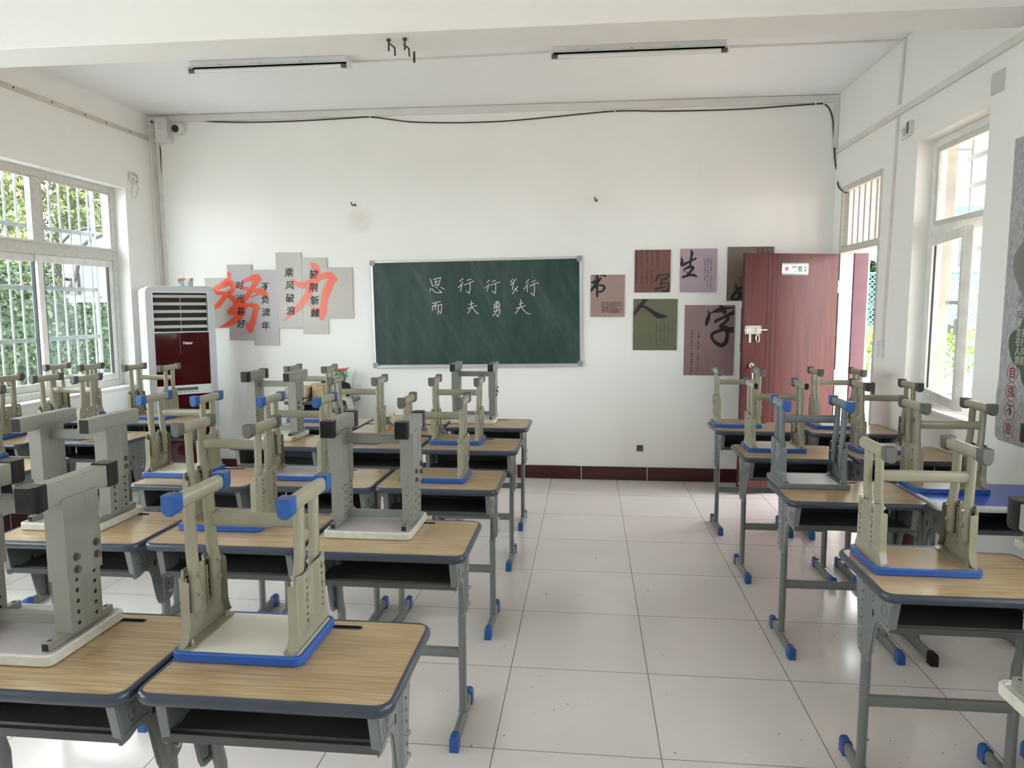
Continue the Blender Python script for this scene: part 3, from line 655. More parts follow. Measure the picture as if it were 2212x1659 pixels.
f1 = U(430, 540, 180/1357); f2 = U(590, 540, 180/1572)
K1 = 180/1357*0.00422; K2 = 180/1572*0.00422
NU = [[(500, 395, 80), (470, 520, 115), (380, 580, 100), (300, 620, 85), (185, 682, 55)], [(185, 690, 50), (172, 790, 46), (195, 880, 60), (240, 990, 30)], [(235, 945, 75), (330, 890, 85), (440, 750, 85), (550, 650, 80), (560, 560, 90), (525, 520, 60)], [(300, 700, 70), (450, 720, 65), (560, 790, 95), (660, 870, 120), (740, 910, 90)],
 [(720, 512, 45), (800, 490, 65), (880, 455, 90), (945, 440, 100), (985, 480, 90)], [(960, 470, 130), (900, 590, 90), (800, 740, 85), (700, 850, 100), (600, 900, 90)], [(560, 570, 110), (700, 610, 60), (900, 655, 75), (1050, 690, 110), (1120, 760, 60)], [(830, 775, 14), (900, 750, 26), (975, 715, 36)],
 [(505, 1010, 90), (560, 990, 150), (680, 960, 140), (820, 895, 60), (930, 925, 100), (985, 950, 60)], [(940, 920, 100), (910, 1080, 105), (870, 1200, 115), (845, 1310, 95)], [(775, 1185, 24), (830, 1290, 90)], [(740, 880, 110), (710, 1010, 115), (620, 1120, 120), (480, 1210, 80), (335, 1262, 12)]]
LI = [[(715, 260, 50), (800, 320, 140), (845, 420, 120), (830, 520, 140), (740, 700, 150), (640, 890, 140), (520, 1050, 130), (400, 1170, 90), (300, 1260, 50), (212, 1338, 8)],
 [(390, 580, 50), (450, 630, 90), (560, 665, 120), (700, 640, 150), (850, 540, 130), (960, 490, 120), (1100, 490, 135), (1170, 560, 110)], [(1150, 540, 120), (1060, 680, 170), (1000, 850, 160), (970, 1000, 140), (950, 1150, 160), (925, 1270, 120)], [(650, 998, 6), (740, 1060, 36), (830, 1120, 80)]]
def big(bm, strokes, f, kk, layer, off):
    for i, st in enumerate(strokes): brush(bm, [(f(a, b)[0]-off[0], f(a, b)[1]-off[1], w_*kk) for a, b, w_ in st], layer-0.00012*i, 8)
quad = [([('时', 672, 640), ('光', 682, 855), ('甚', 690, 1060), ('好', 698, 1265)], f1, 0.083), ([('不', 1085, 660), ('负', 1085, 870), ('流', 1096, 1075), ('年', 1092, 1295)], f1, 0.083),
        ([('乘', 308, 505), ('风', 322, 745), ('破', 326, 985), ('浪', 342, 1225)], f2, 0.088), ([('披', 770, 535), ('荆', 768, 785), ('斩', 788, 1030), ('棘', 798, 1265)], f2, 0.088)]
qh = []
for chars, ff, sz in quad:
    hs = []
    for c_, a, b in chars:
        u, v = ff(a, b); hs.append(text_col(c_, u, v+0.006, sz, sz, True, shear=0.12, bold=0.0011))
    qh.append(hs)
# poster boards to the right of the chalkboard
def brd(x0, x1, z0, z1, mt, lb): return (wallpanel('poem_board', x0, x1, z0, z1, 0.010, mt, lb, 'wall board', 'poem boards between chalkboard and door'), x0, x1, z0, z1)
B_shu = brd(0.017, 0.320, 1.496, 1.872, 'panel_dusty_pink', 'dusty pink poem board nearest the chalkboard, big black brush character at top left')
B_xie = brd(0.406, 0.719, 1.713, 2.088, 'panel_brown', 'red-brown poem board, big black character at its lower right')
B_sheng = brd(0.802, 1.118, 1.713, 2.094, 'panel_lilac', 'lilac poem board in the upper row, big black character on its left')
B_ru = brd(1.210, 1.605, 1.636, 2.106, 'panel_taupe', 'taupe poem board partly behind the top of the open door')
B_ren = brd(0.400, 0.787, 1.198, 1.655, 'panel_olive', 'olive green poem board with one sweeping black stroke')
B_zi = brd(0.853, 1.284, 0.975, 1.600, 'panel_rose', 'largest poem board, dull rose with a big black character at top right')
B_yi = brd(1.337, 1.66, 1.185, 1.575, 'panel_lilac', 'lilac-grey poem board showing only a sliver beside the door edge')
BIG = [(B_shu, U(1270, 585, 90/1422), 90/1422*0.00421, [[(230, 140, 22), (228, 275, 22)], [(315, 130, 80), (318, 260, 85)], [(115, 390, 50), (200, 395, 105), (320, 320, 110), (440, 265, 70)], [(400, 280, 90), (280, 470, 105), (90, 680, 95)], [(345, 505, 50), (480, 495, 70), (565, 575, 85), (500, 680, 75), (410, 722, 62), (345, 705, 60)], [(310, 480, 90), (312, 700, 75), (318, 830, 80), (325, 925, 14)], [(430, 190, 12), (460, 158, 40), (520, 160, 40), (590, 180, 70)]]),
 (B_xie, U(1365, 535, 90/1422), 90/1422*0.00421, [[(862, 915, 10), (885, 960, 50), (850, 1050, 75), (815, 1125, 70)], [(900, 985, 40), (960, 940, 45), (1080, 925, 40), (1290, 900, 42)], [(1290, 960, 50), (1220, 1010, 50), (1150, 1050, 60), (1080, 1065, 35)], [(1060, 1100, 50), (1170, 1075, 60)], [(1002, 1035, 30), (1005, 1150, 50), (972, 1280, 60)], [(985, 1270, 60), (1060, 1215, 45), (1200, 1205, 50), (1250, 1240, 60), (1245, 1350, 50), (1225, 1440, 70), (1150, 1495, 80), (1060, 1480, 45), (975, 1430, 12)], [(820, 1420, 90), (870, 1400, 75), (1000, 1365, 50), (1130, 1338, 60)]]),
 (B_sheng, U(1465, 533, 90/1422), 90/1422*0.00421, [[(430, 130, 50), (468, 230, 95), (440, 370, 80), (415, 500, 75), (400, 650, 70)], [(95, 350, 15), (125, 470, 90), (130, 620, 110), (260, 570, 85), (400, 500, 75), (590, 405, 70)], [(175, 805, 40), (260, 740, 80), (380, 690, 100), (470, 690, 100), (520, 730, 70)], [(500, 740, 90), (420, 840, 85), (340, 940, 100)], [(180, 810, 20), (240, 855, 22), (310, 885, 30)], [(160, 1040, 85), (260, 1000, 85), (420, 965, 80), (540, 975, 90), (615, 1020, 60)]]),
 (B_ren, U(1365, 640, 105/1428), 105/1428*0.00421, [[(420, 40, 170), (330, 180, 110), (220, 310, 110), (40, 560, 70)], [(220, 305, 80), (350, 305, 80), (480, 370, 95), (600, 460, 110), (740, 555, 150), (850, 580, 130), (960, 590, 80), (1030, 597, 14)]]),
 (B_zi, U(1470, 655, 150/1555), 150/1555*0.00421, [[(865, 40, 30), (930, 110, 100), (975, 190, 110), (990, 230, 50)], [(607, 155, 10), (640, 240, 55), (600, 380, 85), (572, 480, 50), (568, 515, 10)], [(660, 235, 14), (740, 190, 50), (880, 150, 110), (1000, 105, 50), (1200, 105, 36)], [(765, 430, 40), (800, 390, 70), (900, 345, 60), (1050, 270, 70), (1200, 205, 90)], [(1060, 300, 50), (1050, 360, 75), (980, 440, 60), (900, 500, 60), (895, 560, 60)], [(900, 500, 70), (960, 550, 130), (1060, 590, 120), (1180, 595, 130)], [(990, 570, 60), (850, 620, 70), (720, 680, 70), (695, 760, 60), (760, 860, 65), (860, 930, 90), (930, 940, 90), (1010, 870, 95), (1040, 760, 80), (1050, 640, 80)]]),
 (B_ru, U(1560, 525, 200/2212), 200/2212*0.00421, [[(320, 935, 8), (330, 1050, 55), (370, 1170, 70), (440, 1260, 80), (490, 1340, 70)], [(560, 1030, 80), (470, 1060, 70), (370, 1120, 75), (270, 1230, 65), (215, 1330, 50), (300, 1345, 50), (390, 1310, 60), (470, 1200, 75), (540, 1090, 80)], [(450, 1030, 14), (432, 920, 14), (455, 830, 24), (500, 830, 40), (530, 920, 55), (535, 1080, 60)]]),
 (B_yi, U(1470, 655, 150/1555), 150/1555*0.00421, [[(1325, 940, 30), (1380, 915, 40), (1480, 880, 60)]])]
def cols(board, lines, fx, x, y0, dx, dyt, size, pitch, bold=0.0):
    hs = []
    for i, ln in enumerate(lines):
        u, v = fx(x[i], y0[i]); hs.append(text_col(ln, u, v-size*0.85, size, pitch, True, bold=bold+0.00045))
    return hs
SM = []
fs = BIG[0][1]; SM.append((B_shu, cols(B_shu, ['何处一屏风', '分明怀素踪', '虽多尘色染', '犹见墨痕浓', '怪石奔秋涧', '寒藤挂古松', '若教临水畔', '字字恐成龙'], fs, [1040, 965, 888, 812, 735, 660, 583, 508], [1070]*8, 0, 0, 0.0155, 0.0200, 0.0004) + cols(B_shu, ['︵草书屏风诗︶'], fs, [1140], [1005], 0, 0, 0.0115, 0.0158)))
fs = BIG[1][1]; SM.append((B_xie, cols(B_xie, ['李白︵草书歌行︶', '吾师醉后倚绳床，须臾扫尽数千张。', '飘风骤雨惊飒飒，落花飞雪何茫茫。', '起来向壁不停手，一行数字大如斗。', '怳怳如闻神鬼惊，时时只见龙蛇走。'], fs, [878, 700, 522, 343, 165], [105, 118, 125, 132, 135], 0, 0, 0.0155, 0.0196, 0.0003)))
fs = BIG[2][1]; SM.append((B_sheng, cols(B_sheng, ['人生如逆旅，我亦是行人。一点浩然气，千里快哉风。', '莫听穿林打叶声，何妨吟啸且徐行，竹杖芒鞋。', '笔落惊风雨，诗成泣鬼神，一蓑烟雨。'], fs, [1125, 1020, 920], [400, 400, 400], 0, 0, 0.0105, 0.0119)))
fs = BIG[3][1]; SM.append((B_ren, cols(B_ren, ['陆游︵冬夜读书︶', '古人学问无遗力，少壮工夫老始成。', '纸上得来终觉浅，绝知此事要躬行。', '读书不觉已春深，一寸光阴一寸金。', '不是道人来引笑，周情孔思正追寻。'], fs, [1192, 1070, 955, 840, 725], [795, 790, 785, 780, 775], 0, 0, 0.0110, 0.0136)))
fs = BIG[4][1]; SM.append((B_zi, cols(B_zi, ['一点成一字之规，一字乃终篇之准。', '书卷多情似故人，晨昏忧乐每相亲。'], fs, [403, 258], [605, 600], 0, 0, 0.0185, 0.0255, 0.0004)))
fs = BIG[5][1]; SM.append((B_ru, cols(B_ru, ['印溪头', '百月临', '青山枕'], fs, [1085, 965, 848], [100, 105, 110], 0, 0, 0.0175, 0.0215, 0.0003)))

# ------------------------------------------------------------------ tall grey poster on the right wall
PO = tag(obj('hanging_poster', MB().prism([(0, 0.015), (0.03, 0.0), (0.4, 0.0), (1.25, 0.0), (1.25, 1.50), (0.0, 1.50), (0.0, 0.32), (-0.012, 0.22), (-0.006, 0.10)], 'y', -0.004, 0.0), 'poster', None, (XR, 3.925, 0.912), (0, 0, -PI/2)),
        'tall grey fibre-textured poster with red circled characters at the right edge of the picture', 'poster')
# local x runs towards the camera along the wall, -y faces the room
def blob(name, cx, cz, pts, mt, lay):
    m_ = MB(); m_.face([(cx+u, -lay, cz+v) for u, v, *_ in catmull([(a, b, 0) for a, b in pts]+[(pts[0][0], pts[0][1], 0)], 6)[:-1]]); return obj(name, m_, mt, PO)
blob('printed_leaf', 0.30, 0.885, [(0, 0.30), (-0.09, 0.17), (-0.225, 0.06), (-0.235, -0.03), (-0.15, -0.15), (-0.06, -0.25), (0.0, -0.28), (0.10, -0.2), (0.24, 0.0), (0.12, 0.18)], 'blobgrey', 0.0046)
blob('printed_leaf', 0.235, 0.480, [(0, 0.185), (-0.045, 0.165), (-0.085, 0.10), (-0.155, 0.06), (-0.165, 0.0), (-0.125, -0.07), (-0.06, -0.11), (-0.035, -0.165), (0, -0.185), (0.045, -0.16), (0.07, -0.11), (0.14, -0.05), (0.165, 0.02), (0.10, 0.08), (0.05, 0.16)], 'blobgreen', 0.0050)
p_red, p_wht, p_faint = [], [], []
for i, c_ in enumerate('自强不息'):
    p_red.append(text_col(c_, 0.118, 0.330-0.094*i, 0.062, 0.07, True, bold=0.0008))
for i, ln in enumerate(['言各全会', '在行着相', '人向民不', '清前起成']): p_wht.append(text_col(ln, 0.125, 0.535-0.045*i, 0.046, 0.05, False))
for i, c_ in enumerate('少年辛苦终身事莫向光阴'): p_faint.append(text_col(c_, 0.145, 1.33-0.072*i, 0.058, 0.06, True))
rg = MB()
for i in range(4): rg.tube([(0.118+0.043*math.cos(2*PI*k/24), -0.0046, 0.352-0.094*i+0.047*math.sin(2*PI*k/24)) for k in range(24)], 0.0012, 4, closed=True)
obj('printed_ring', rg, 'darkredink', PO)
for st in ([(0.36, 0.30, 0.05), (0.30, 0.22, 0.06), (0.262, 0.19, 0.03)], [(0.27, 0.145, 0.05), (0.34, 0.15, 0.05), (0.46, 0.16, 0.05)], [(0.27, 0.06, 0.05), (0.34, 0.07, 0.05), (0.46, 0.075, 0.05)], [(0.275, 0.0, 0.02), (0.40, 0.02, 0.03)], [(0.27, 0.58, 0.05), (0.33, 0.57, 0.05)]):
    bm = bmesh.new(); brush(bm, [(a, max(b, 0.02), c_) for a, b, c_ in st], -0.0046, 6); me = bpy.data.meshes.new('brush_stroke'); bm.to_mesh(me); bm.free(); obj('brush_stroke', me, 'brownprint', PO)
flush_text()
for (o, x0, x1, z0, z1), (st, ff, kk) in zip(PN, [(NU, f1, K1)]*3+[(LI, f2, K2)]*3):
    bm = bmesh.new(); th = o.dimensions.y
    th = -min(v.co.y for v in o.data.vertices)
    for s_, fx, k_ in ((NU, f1, K1), (LI, f2, K2)): big(bm, s_, fx, k_, -th-0.0006, (x0, z0))
    clip_rect(bm, 0.0005, x1-x0-0.0005, 0.0005, z1-z0-0.0005)
    me = bpy.data.meshes.new('brushwork'); bm.to_mesh(me); bm.free(); obj('brushwork', me, 'orange', o)['label'] = 'orange-red brush strokes'
for (o, x0, x1, z0, z1), hs in zip((PN[1], PN[2], PN[3], PN[4]), qh):
    for h_ in hs: obj('character', letter_mesh('character', [h_], lambda u, v, x0=x0, z0=z0: (u-x0, -0.0162, v-z0)), 'black', o)
for ((o, x0, x1, z0, z1), ff, kk, st) in BIG:
    bm = bmesh.new(); big(bm, st, ff, kk, -0.0106, (x0, z0)); clip_rect(bm, 0.0005, x1-x0-0.0005, 0.0005, z1-z0-0.0005)
    me = bpy.data.meshes.new('brush_character'); bm.to_mesh(me); bm.free(); obj('brush_character', me, 'black', o)
for ((o, x0, x1, z0, z1), hs) in SM:
    obj('lettering', letter_mesh('lettering', hs, lambda u, v, x0=x0, z0=z0: (u-x0, -0.0106, v-z0)), 'ink', o)
obj('lettering', letter_mesh('lettering', t_sign, lambda u, v: (u, -0.0068, v)), 'green', sign)
for h_ in p_red: obj('character', letter_mesh('character', [h_], lambda u, v: (u, -0.0048, v)), 'darkredink', PO)
obj('lettering', letter_mesh('lettering', p_wht, lambda u, v: (u, -0.0054, v)), 'posterprint', PO)
obj('lettering', letter_mesh('lettering', p_faint, lambda u, v: (u, -0.0050, v)), 'faintprint', PO)

# ------------------------------------------------------------------ floor-standing air conditioner across the left corner
AC = empty('air_conditioner', (-3.665, 6.155, 0), math.radians(43))
tag(AC, 'tall floor-standing air conditioner with wine-red glossy front in the left corner', 'air conditioner')
W2, H, Dp = 0.285, 1.775, 0.34      # front face at local y = -Dp/2
m_ = MB()
def arch(wh, r, h, z0=0.0): return [(-wh, z0), (wh, z0)] + [(wh-r+r*math.cos(a), h-r+r*math.sin(a)) for a in [PI/2*i/6 for i in range(7)]] + [(-wh+r+r*math.cos(a), h-r+r*math.sin(a)) for a in [PI/2+PI/2*i/6 for i in range(7)]]
m_.prism(arch(W2-0.012, 0.045, H-0.012, 0.0), 'y', -Dp/2+0.066, Dp/2)
obj('casing', m_, 'acside', AC)
out = arch(W2, 0.05, H, 0.03); inn = [(max(-W2+0.062, min(W2-0.062, u)), max(0.09, min(H-0.055, v))) for u, v in out]
m_ = MB(); m_.loft([[(u, -Dp/2+0.070, v) for u, v in out], [(u, -Dp/2+0.012, v) for u, v in out], [(u*0.985, -Dp/2, 0.03+(v-0.03)*0.995) for u, v in out], [(u, -Dp/2, v) for u, v in inn], [(u, -Dp/2+0.03, v) for u, v in inn]], caps=False)
obj('front_frame', m_, 'silver', AC)
fw = W2-0.062
m_ = MB(); m_.box(-fw, fw, -Dp/2+0.055, -Dp/2+0.06, 1.375, 1.72); obj('air_outlet', m_, 'dark', AC)
for i in range(5):
    zc = 1.690-0.066*i; m_ = MB()
    m_.prism([(-Dp/2+0.004, zc-0.015), (-Dp/2+0.008, zc-0.017), (-Dp/2+0.026, zc+0.006), (-Dp/2+0.022, zc+0.009)], 'x', -fw+0.004, fw-0.004); obj('louvre', m_, 'louvre', AC)
m_ = MB()
for i in range(5): m_.box(-0.002, 0.002, -Dp/2+0.018, -Dp/2+0.022, 1.635-0.066*i, 1.675-0.066*i)
obj('vane_link', m_, 'louvre', AC)
m_ = MB(); rr = 0.006
m_.box(-fw-0.004, fw+0.004, -Dp/2-0.003, -Dp/2+0.05, 1.370, 1.378); m_.box(-fw-0.006, -fw, -Dp/2-0.003, -Dp/2+0.05, 1.37, 1.722); m_.box(fw, fw+0.006, -Dp/2-0.003, -Dp/2+0.05, 1.37, 1.722); m_.box(-fw-0.006, fw+0.006, -Dp/2-0.003, -Dp/2+0.05, 1.716, 1.724)
obj('outlet_rim', m_, 'whiteplastic', AC)
up_ = obj('upper_door', MB().box(-fw, fw, -Dp/2+0.004, -Dp/2+0.03, 0.905, 1.368, 0.002), 'acred', AC)
obj('centre_strip', MB().box(-0.022, -0.018, -Dp/2+0.002, -Dp/2+0.006, 1.18, 1.366), 'doorframe', up_)
hl = text_col('Haier', 0.004, 1.266, 0.036, 0.04, False, bold=0.0010); hl['o'].data.align_x = 'LEFT'; flush_text()
obj('brand_lettering', letter_mesh('brand_lettering', [hl], lambda u, v: (u, -Dp/2+0.0032, v)), 'whiteplastic', up_)
cp = obj('control_panel', MB().box(-fw-0.004, fw+0.004, -Dp/2-0.004, -Dp/2+0.03, 0.822, 0.905, 0.004), 'whiteplastic', AC)
obj('display', MB().box(-0.085, 0.11, -Dp/2-0.0055, -Dp/2-0.003, 0.858, 0.884, 0.001), 'lcd', cp)
m_ = MB()
for i in range(6): m_.box(-0.08+i*0.034, -0.062+i*0.034, -Dp/2-0.0055, -Dp/2-0.003, 0.842, 0.848, 0.001)
obj('button', m_, 'greycap', cp)
obj('lower_door', MB().box(-fw, fw, -Dp/2+0.004, -Dp/2+0.03, 0.09, 0.818, 0.002), 'acred', AC)
obj('plinth', MB().box(-W2+0.01, W2-0.01, -Dp/2+0.02, Dp/2-0.01, 0.0, 0.05, 0.003), 'silver', AC)
pk = MB(); pk.loft([[(x*0.060, y*0.018, z) for x, y in rrect(2, 2, 0.6, 3)] for z in (0.0, 0.045)]+[[(x*0.066, y*0.006, z) for x, y in rrect(2, 2, 0.6, 3)] for z in (0.075,)])
tag(obj('tissue_packet', pk, 'pack1', None, (-3.60, 6.215, H), (0, 0, 0.30)), 'colourful printed soft packet lying on top of the air conditioner', 'packet')

# ------------------------------------------------------------------ ceiling lamps, trunking, cables
def lamp(x0, x1, y, label):
    L = empty('fluorescent_lamp', ((x0+x1)/2, y, ZC)); tag(L, label, 'ceiling lamp', 'twin fluorescent battens'); h = (x1-x0)/2
    obj('mounting_channel', MB().box(-h+0.02, h-0.02, -0.032, 0.032, -0.040, 0.0, 0.004), 'lamp', L)
    m = MB(); m.loft([[(x, -0.075, -0.060), (x, -0.03, -0.040), (x, 0.03, -0.040), (x, 0.075, -0.060), (x, 0.075, -0.0575), (x, 0.03, -0.0375), (x, -0.03, -0.0375), (x, -0.075, -0.0575)] for x in (-h, h)]); obj('reflector', m, 'lamp', L)
    t = MB(); t.cyl((-h+0.045, -0.012, -0.066), (h-0.045, -0.012, -0.066), 0.0145, 16); tb = obj('tube', t, 'tube', L)
    for s in (-1, 1):
        e = MB(); e.box(min(s*(h-0.012), s*(h+0.0)), max(s*(h-0.012), s*(h+0.0)), -0.03, 0.006, -0.084, -0.042, 0.003); obj('socket', e, 'lamp', L)
        c = MB(); c.cyl((s*(h-0.012), -0.012, -0.066), (s*(h-0.055), -0.012, -0.066), 0.0150, 16); obj('end_cap', c, 'greycap', tb)
    s_ = MB()
    for i in range(3): s_.box(-h*0.6+i*h*0.5, -h*0.6+i*h*0.5+0.03, -0.0335, -0.031, -0.038, -0.028)
    obj('clip', s_, 'alu', L)
lamp(-2.925, -1.715, 5.235, 'unlit white fluorescent batten on the ceiling nearer the left windows')
lamp(-0.281, 0.925, 5.215, 'unlit white fluorescent batten on the ceiling nearer the doorway')
def trunk(name_label, a, b, sx, sy, mat='trunk', scr=0, grp='cable trunking runs'):
    a, b = Vector(a), Vector(b); m = MB(); m.sweep([a, b], [(sx/2, sy/2), (-sx/2, sy/2), (-sx/2, -sy/2), (sx/2, -sy/2)])
    return tag(obj('cable_trunking', m, mat), name_label, 'cable trunking', grp)
trunk('long white trunking along the top of the front wall under the ceiling', (-4.085, YF-0.008, ZC-0.036), (XR-0.03, YF-0.008, ZC-0.036), 0.016, 0.060)
o = trunk('sloping-in-view trunking with screw heads along the upper left wall', (XL+0.007, YB, 3.14), (XL+0.007, YF-0.02, 3.16), 0.014, 0.036, 'trunkbrown')
s_ = MB()
for yy in (4.97, 5.35, 5.72, 5.98, 6.3): s_.cyl((XL+0.0135, yy, 3.158), (XL+0.0165, yy, 3.158), 0.007, 8)
obj('screw', s_, 'hole', o)
trunk('double upright trunking down the front wall behind the air conditioner', (-4.073, YF-0.008, 3.32), (-4.035, YF-0.008, 0.14), 0.030, 0.016, 'trunkbrown')
trunk('slim white upright trunking beside the black cable left of the wall panels', (-4.025, YF-0.006, 3.12), (-3.988, YF-0.006, 0.14), 0.026, 0.012)
trunk('long white trunking along the upper right wall above the windows and doorway', (XR-0.008, YB, 2.895), (XR-0.008, YF-0.015, 2.90), 0.016, 0.044)
trunk('short upright trunking from ceiling to the run above the doorway', (XR-0.007, 5.30, ZC-0.004), (XR-0.007, 5.34, 2.95), 0.014, 0.036)
trunk('upright trunking in the front right corner below the ceiling', (XR-0.02, YF-0.009, ZC-0.008), (XR-0.02, YF-0.009, 2.93), 0.034, 0.018)
trunk('upright trunking between doorway and right window ending at a switch box', (XR-0.006, 5.35, 2.875), (XR-0.006, 5.41, 1.34), 0.012, 0.030)
trunk('thin ceiling trunking linking the two fluorescent battens', (-1.73, 5.34, ZC-0.005), (-0.26, 5.29, ZC-0.005), 0.022, 0.010)
trunk('thin ceiling trunking from the right batten to the right wall', (0.92, 5.33, ZC-0.005), (XR-0.01, 5.32, ZC-0.005), 0.022, 0.010)
sb = MB(); sb.box(XR-0.03, XR, 5.385, 5.455, 1.225, 1.345, 0.003)
tag(obj('switch_box', sb, 'whiteplastic'), 'white surface switch box on the wall right of the doorway', 'switch box')
cpath = [on_y(px, py, YF-0.006) for px, py in [(345, 256), (395, 258), (450, 262), (500, 264), (560, 264), (650, 261), (740, 256), (800, 253), (850, 259), (900, 264), (1000, 265), (1100, 261), (1200, 252), (1330, 240), (1450, 240), (1600, 236), (1700, 229), (1760, 225), (1780, 225), (1792, 236), (1799, 260), (1801, 300), (1804, 350), (1810, 380)]]
cpath[0] = Vector((cpath[0].x, YF-0.006, cpath[0].z))
tail = [Vector((XR-0.012, 6.50, 2.60)), Vector((XR-0.004, 6.42, 2.545)), Vector((XR+0.02, 6.37, 2.52))]
c = MB(); c.tube(catmull([tuple(p) for p in cpath+tail], 5), 0.0055, 6)
cb = obj('cable', c, 'cable'); tag(cb, 'long sagging black cable along the front wall top, dropping to the doorway', 'cable')
for px, py in ((343, 255), (397, 258), (800, 252.5), (1328, 240), (1761, 225), (1779, 225)):
    p = on_y(px, py, YF); obj('cable_clip', MB().box(p.x-0.006, p.x+0.006, YF-0.014, YF, p.z-0.010, p.z+0.010, 0.002), 'whiteplastic', cb)
c = MB(); c.tube(catmull([tuple(on_y(px, py, YF-0.006)) for px, py in [(340, 304), (346, 322), (347, 350), (349, 400), (351, 450), (353, 500), (356, 560), (360, 612)]]+[(-3.99, YF-0.006, 1.2), (-3.98, YF-0.006, 0.3)], 4), 0.0055, 6)
tag(obj('cable', c, 'cable'), 'black cable hanging straight down beside the left corner trunking', 'cable')
# white junction box and dome camera in the top left corner of the front wall
jb = MB(); pr = [(0, 0), (0.118, 0), (0.118, 0.165), (0.108, 0.198), (0.0, 0.198)]
jb.prism(pr, 'y', -0.075, 0); jb.box(-0.006, 0.140, -0.085, 0, -0.022, 0.004, 0.002); jb.prism([(0.118, 0.0), (0.140, 0.0), (0.134, 0.04), (0.130, 0.15), (0.122, 0.18), (0.118, 0.19)], 'y', -0.03, 0)
JB = tag(obj('junction_box', jb, 'whiteplastic', None, (-4.012, YF, 3.135)), 'white plastic junction box in the top left corner beside the dome camera', 'junction box')
r_ = MB(); r_.tube([(0.056+0.018*math.cos(2*PI*i/20), -0.0757, 0.145+0.020*math.sin(2*PI*i/20)) for i in range(20)], 0.0018, 4, closed=True)
r_.tube([(0.044, -0.0757, 0.136), (0.050, -0.0757, 0.152), (0.056, -0.0757, 0.140), (0.062, -0.0757, 0.152), (0.068, -0.0757, 0.136)], 0.0016, 4)
obj('emblem', r_, 'greyprint', JB)
l_ = MB()
for i in range(4): l_.box(0.026+i*0.018, 0.036+i*0.018, -0.0757, -0.075, 0.094, 0.108)
for i in range(3): l_.box(0.030+i*0.022, 0.040+i*0.022, -0.0757, -0.075, 0.036, 0.046)
obj('faint_print', l_, 'greyprint', JB)
SC = empty('security_camera', (-3.793, YF, 3.242)); tag(SC, 'small white dome security camera with a black lens in the top left corner', 'security camera')
b_ = MB(); b_.cyl((0, 0, 0), (0, -0.03, 0), 0.062, 24, 0.058); obj('base', b_, 'whiteplastic', SC)
b_ = MB(); b_.ball((0, -0.045, 0), 0.052, 0.048, 0.052, 20, 12); obj('dome', b_, 'whiteplastic', SC)
b_ = MB(); d = Vector((0.22, -0.85, -0.18)).normalized(); ctr = Vector((-0.018, -0.052, -0.006)); b_.cyl(ctr+d*0.018, ctr+d*0.049, 0.036, 20, 0.030); obj('lens', b_, 'black', SC)
c = MB(); c.tube(catmull([(-3.855, YF-0.012, 3.215), (-3.875, YF-0.02, 3.19), (-3.905, YF-0.02, 3.17)], 4), 0.004, 6); obj('lead', c, 'whiteplastic'); bpy.data.objects['lead'].parent = SC; bpy.data.objects['lead'].location = (3.793, -YF, -3.242)
# bent hooks and socket on the front wall
for (hx, hz, lb) in ((-2.145, 2.509, 'bent iron hook in the front wall left of the chalkboard, stained below'), (0.060, 2.513, 'bent iron hook in the front wall above the right end of the chalkboard')):
    h = MB(); h.tube(catmull([(0, 0.0, 0.012), (0, -0.05, 0.01), (-0.004, -0.062, 0.0), (-0.012, -0.064, 0.014), (-0.014, -0.062, 0.034)], 4), 0.005, 6); h.cyl((0, 0, 0.012), (0, -0.004, 0.012), 0.012, 10)
    tag(obj('wall_hook', h, 'rust', None, (hx, YF, hz)), lb, 'hook')
so_ = MB(); so_.box(-0.036, 0.036, -0.006, 0, -0.036, 0.036, 0.002)
WS = tag(obj('wall_socket', so_, 'whiteplastic', None, (0.478, YF, 0.300)), 'small wall socket low on the front wall above the dark red skirting', 'socket')
s2 = MB()
for u, v, a in ((-0.011, -0.008, 0.6), (0.011, -0.008, -0.6), (0.0, 0.014, 0), (-0.010, 0.012, 0), (0.010, 0.012, 0)):
    dx, dz = 0.008*math.sin(a), 0.008*math.cos(a); s2.sweep([(u-dx, -0.0062, v-dz), (u+dx, -0.0062, v+dz)], [(0.003, 0.001), (-0.003, 0.001), (-0.003, -0.001), (0.003, -0.001)])
obj('pin_hole', s2, 'hole', WS); obj('socket_face', MB().box(-0.028, 0.028, -0.0068, -0.006, -0.028, 0.028, 0.0004), 'greycap', WS)
# dead fan brackets and plates on the side walls
fb = MB(); fb.cyl((0, 0, 0), (0.018, 0, 0), 0.055, 20); fb.box(0.0, 0.030, -0.075, -0.015, -0.035, 0.045, 0.003)
FB = tag(obj('wall_fan_mount', fb, 'whiteplastic', None, (XL, 6.33, 2.755)), 'round white fan mount with dangling wire above the left window corner', 'fan mount')
w_ = MB(); w_.tube(catmull([(0.020, 0.01, -0.03), (0.024, 0.03, -0.08), (0.022, 0.00, -0.16), (0.022, -0.05, -0.18), (0.022, -0.07, -0.12), (0.022, -0.03, -0.05)], 5), 0.0025, 5); w_.tube(catmull([(0.021, -0.02, 0.03), (0.026, 0.02, 0.02), (0.026, 0.03, -0.02), (0.022, -0.03, -0.03)], 5), 0.0025, 5)
obj('loose_wire', w_, 'clothcream', FB)
h_ = MB()
for yy, zz in ((0.03, 0.02), (0.02, -0.03), (-0.03, 0.025), (-0.05, -0.02), (-0.06, 0.03)): h_.disc((0.0305 if yy < -0.015 else 0.0185, yy, zz), (1, 0, 0), 0.007, 8)
obj('screw_hole', h_, 'hole', FB)
fb = MB(); fb.box(-0.010, 0, -0.03, 0.09, -0.045, 0.045, 0.002); fb.cyl((-0.010, 0.035, 0), (-0.014, 0.035, 0), 0.030, 20); fb.box(-0.030, 0, -0.085, -0.03, -0.04, 0.05, 0.003)
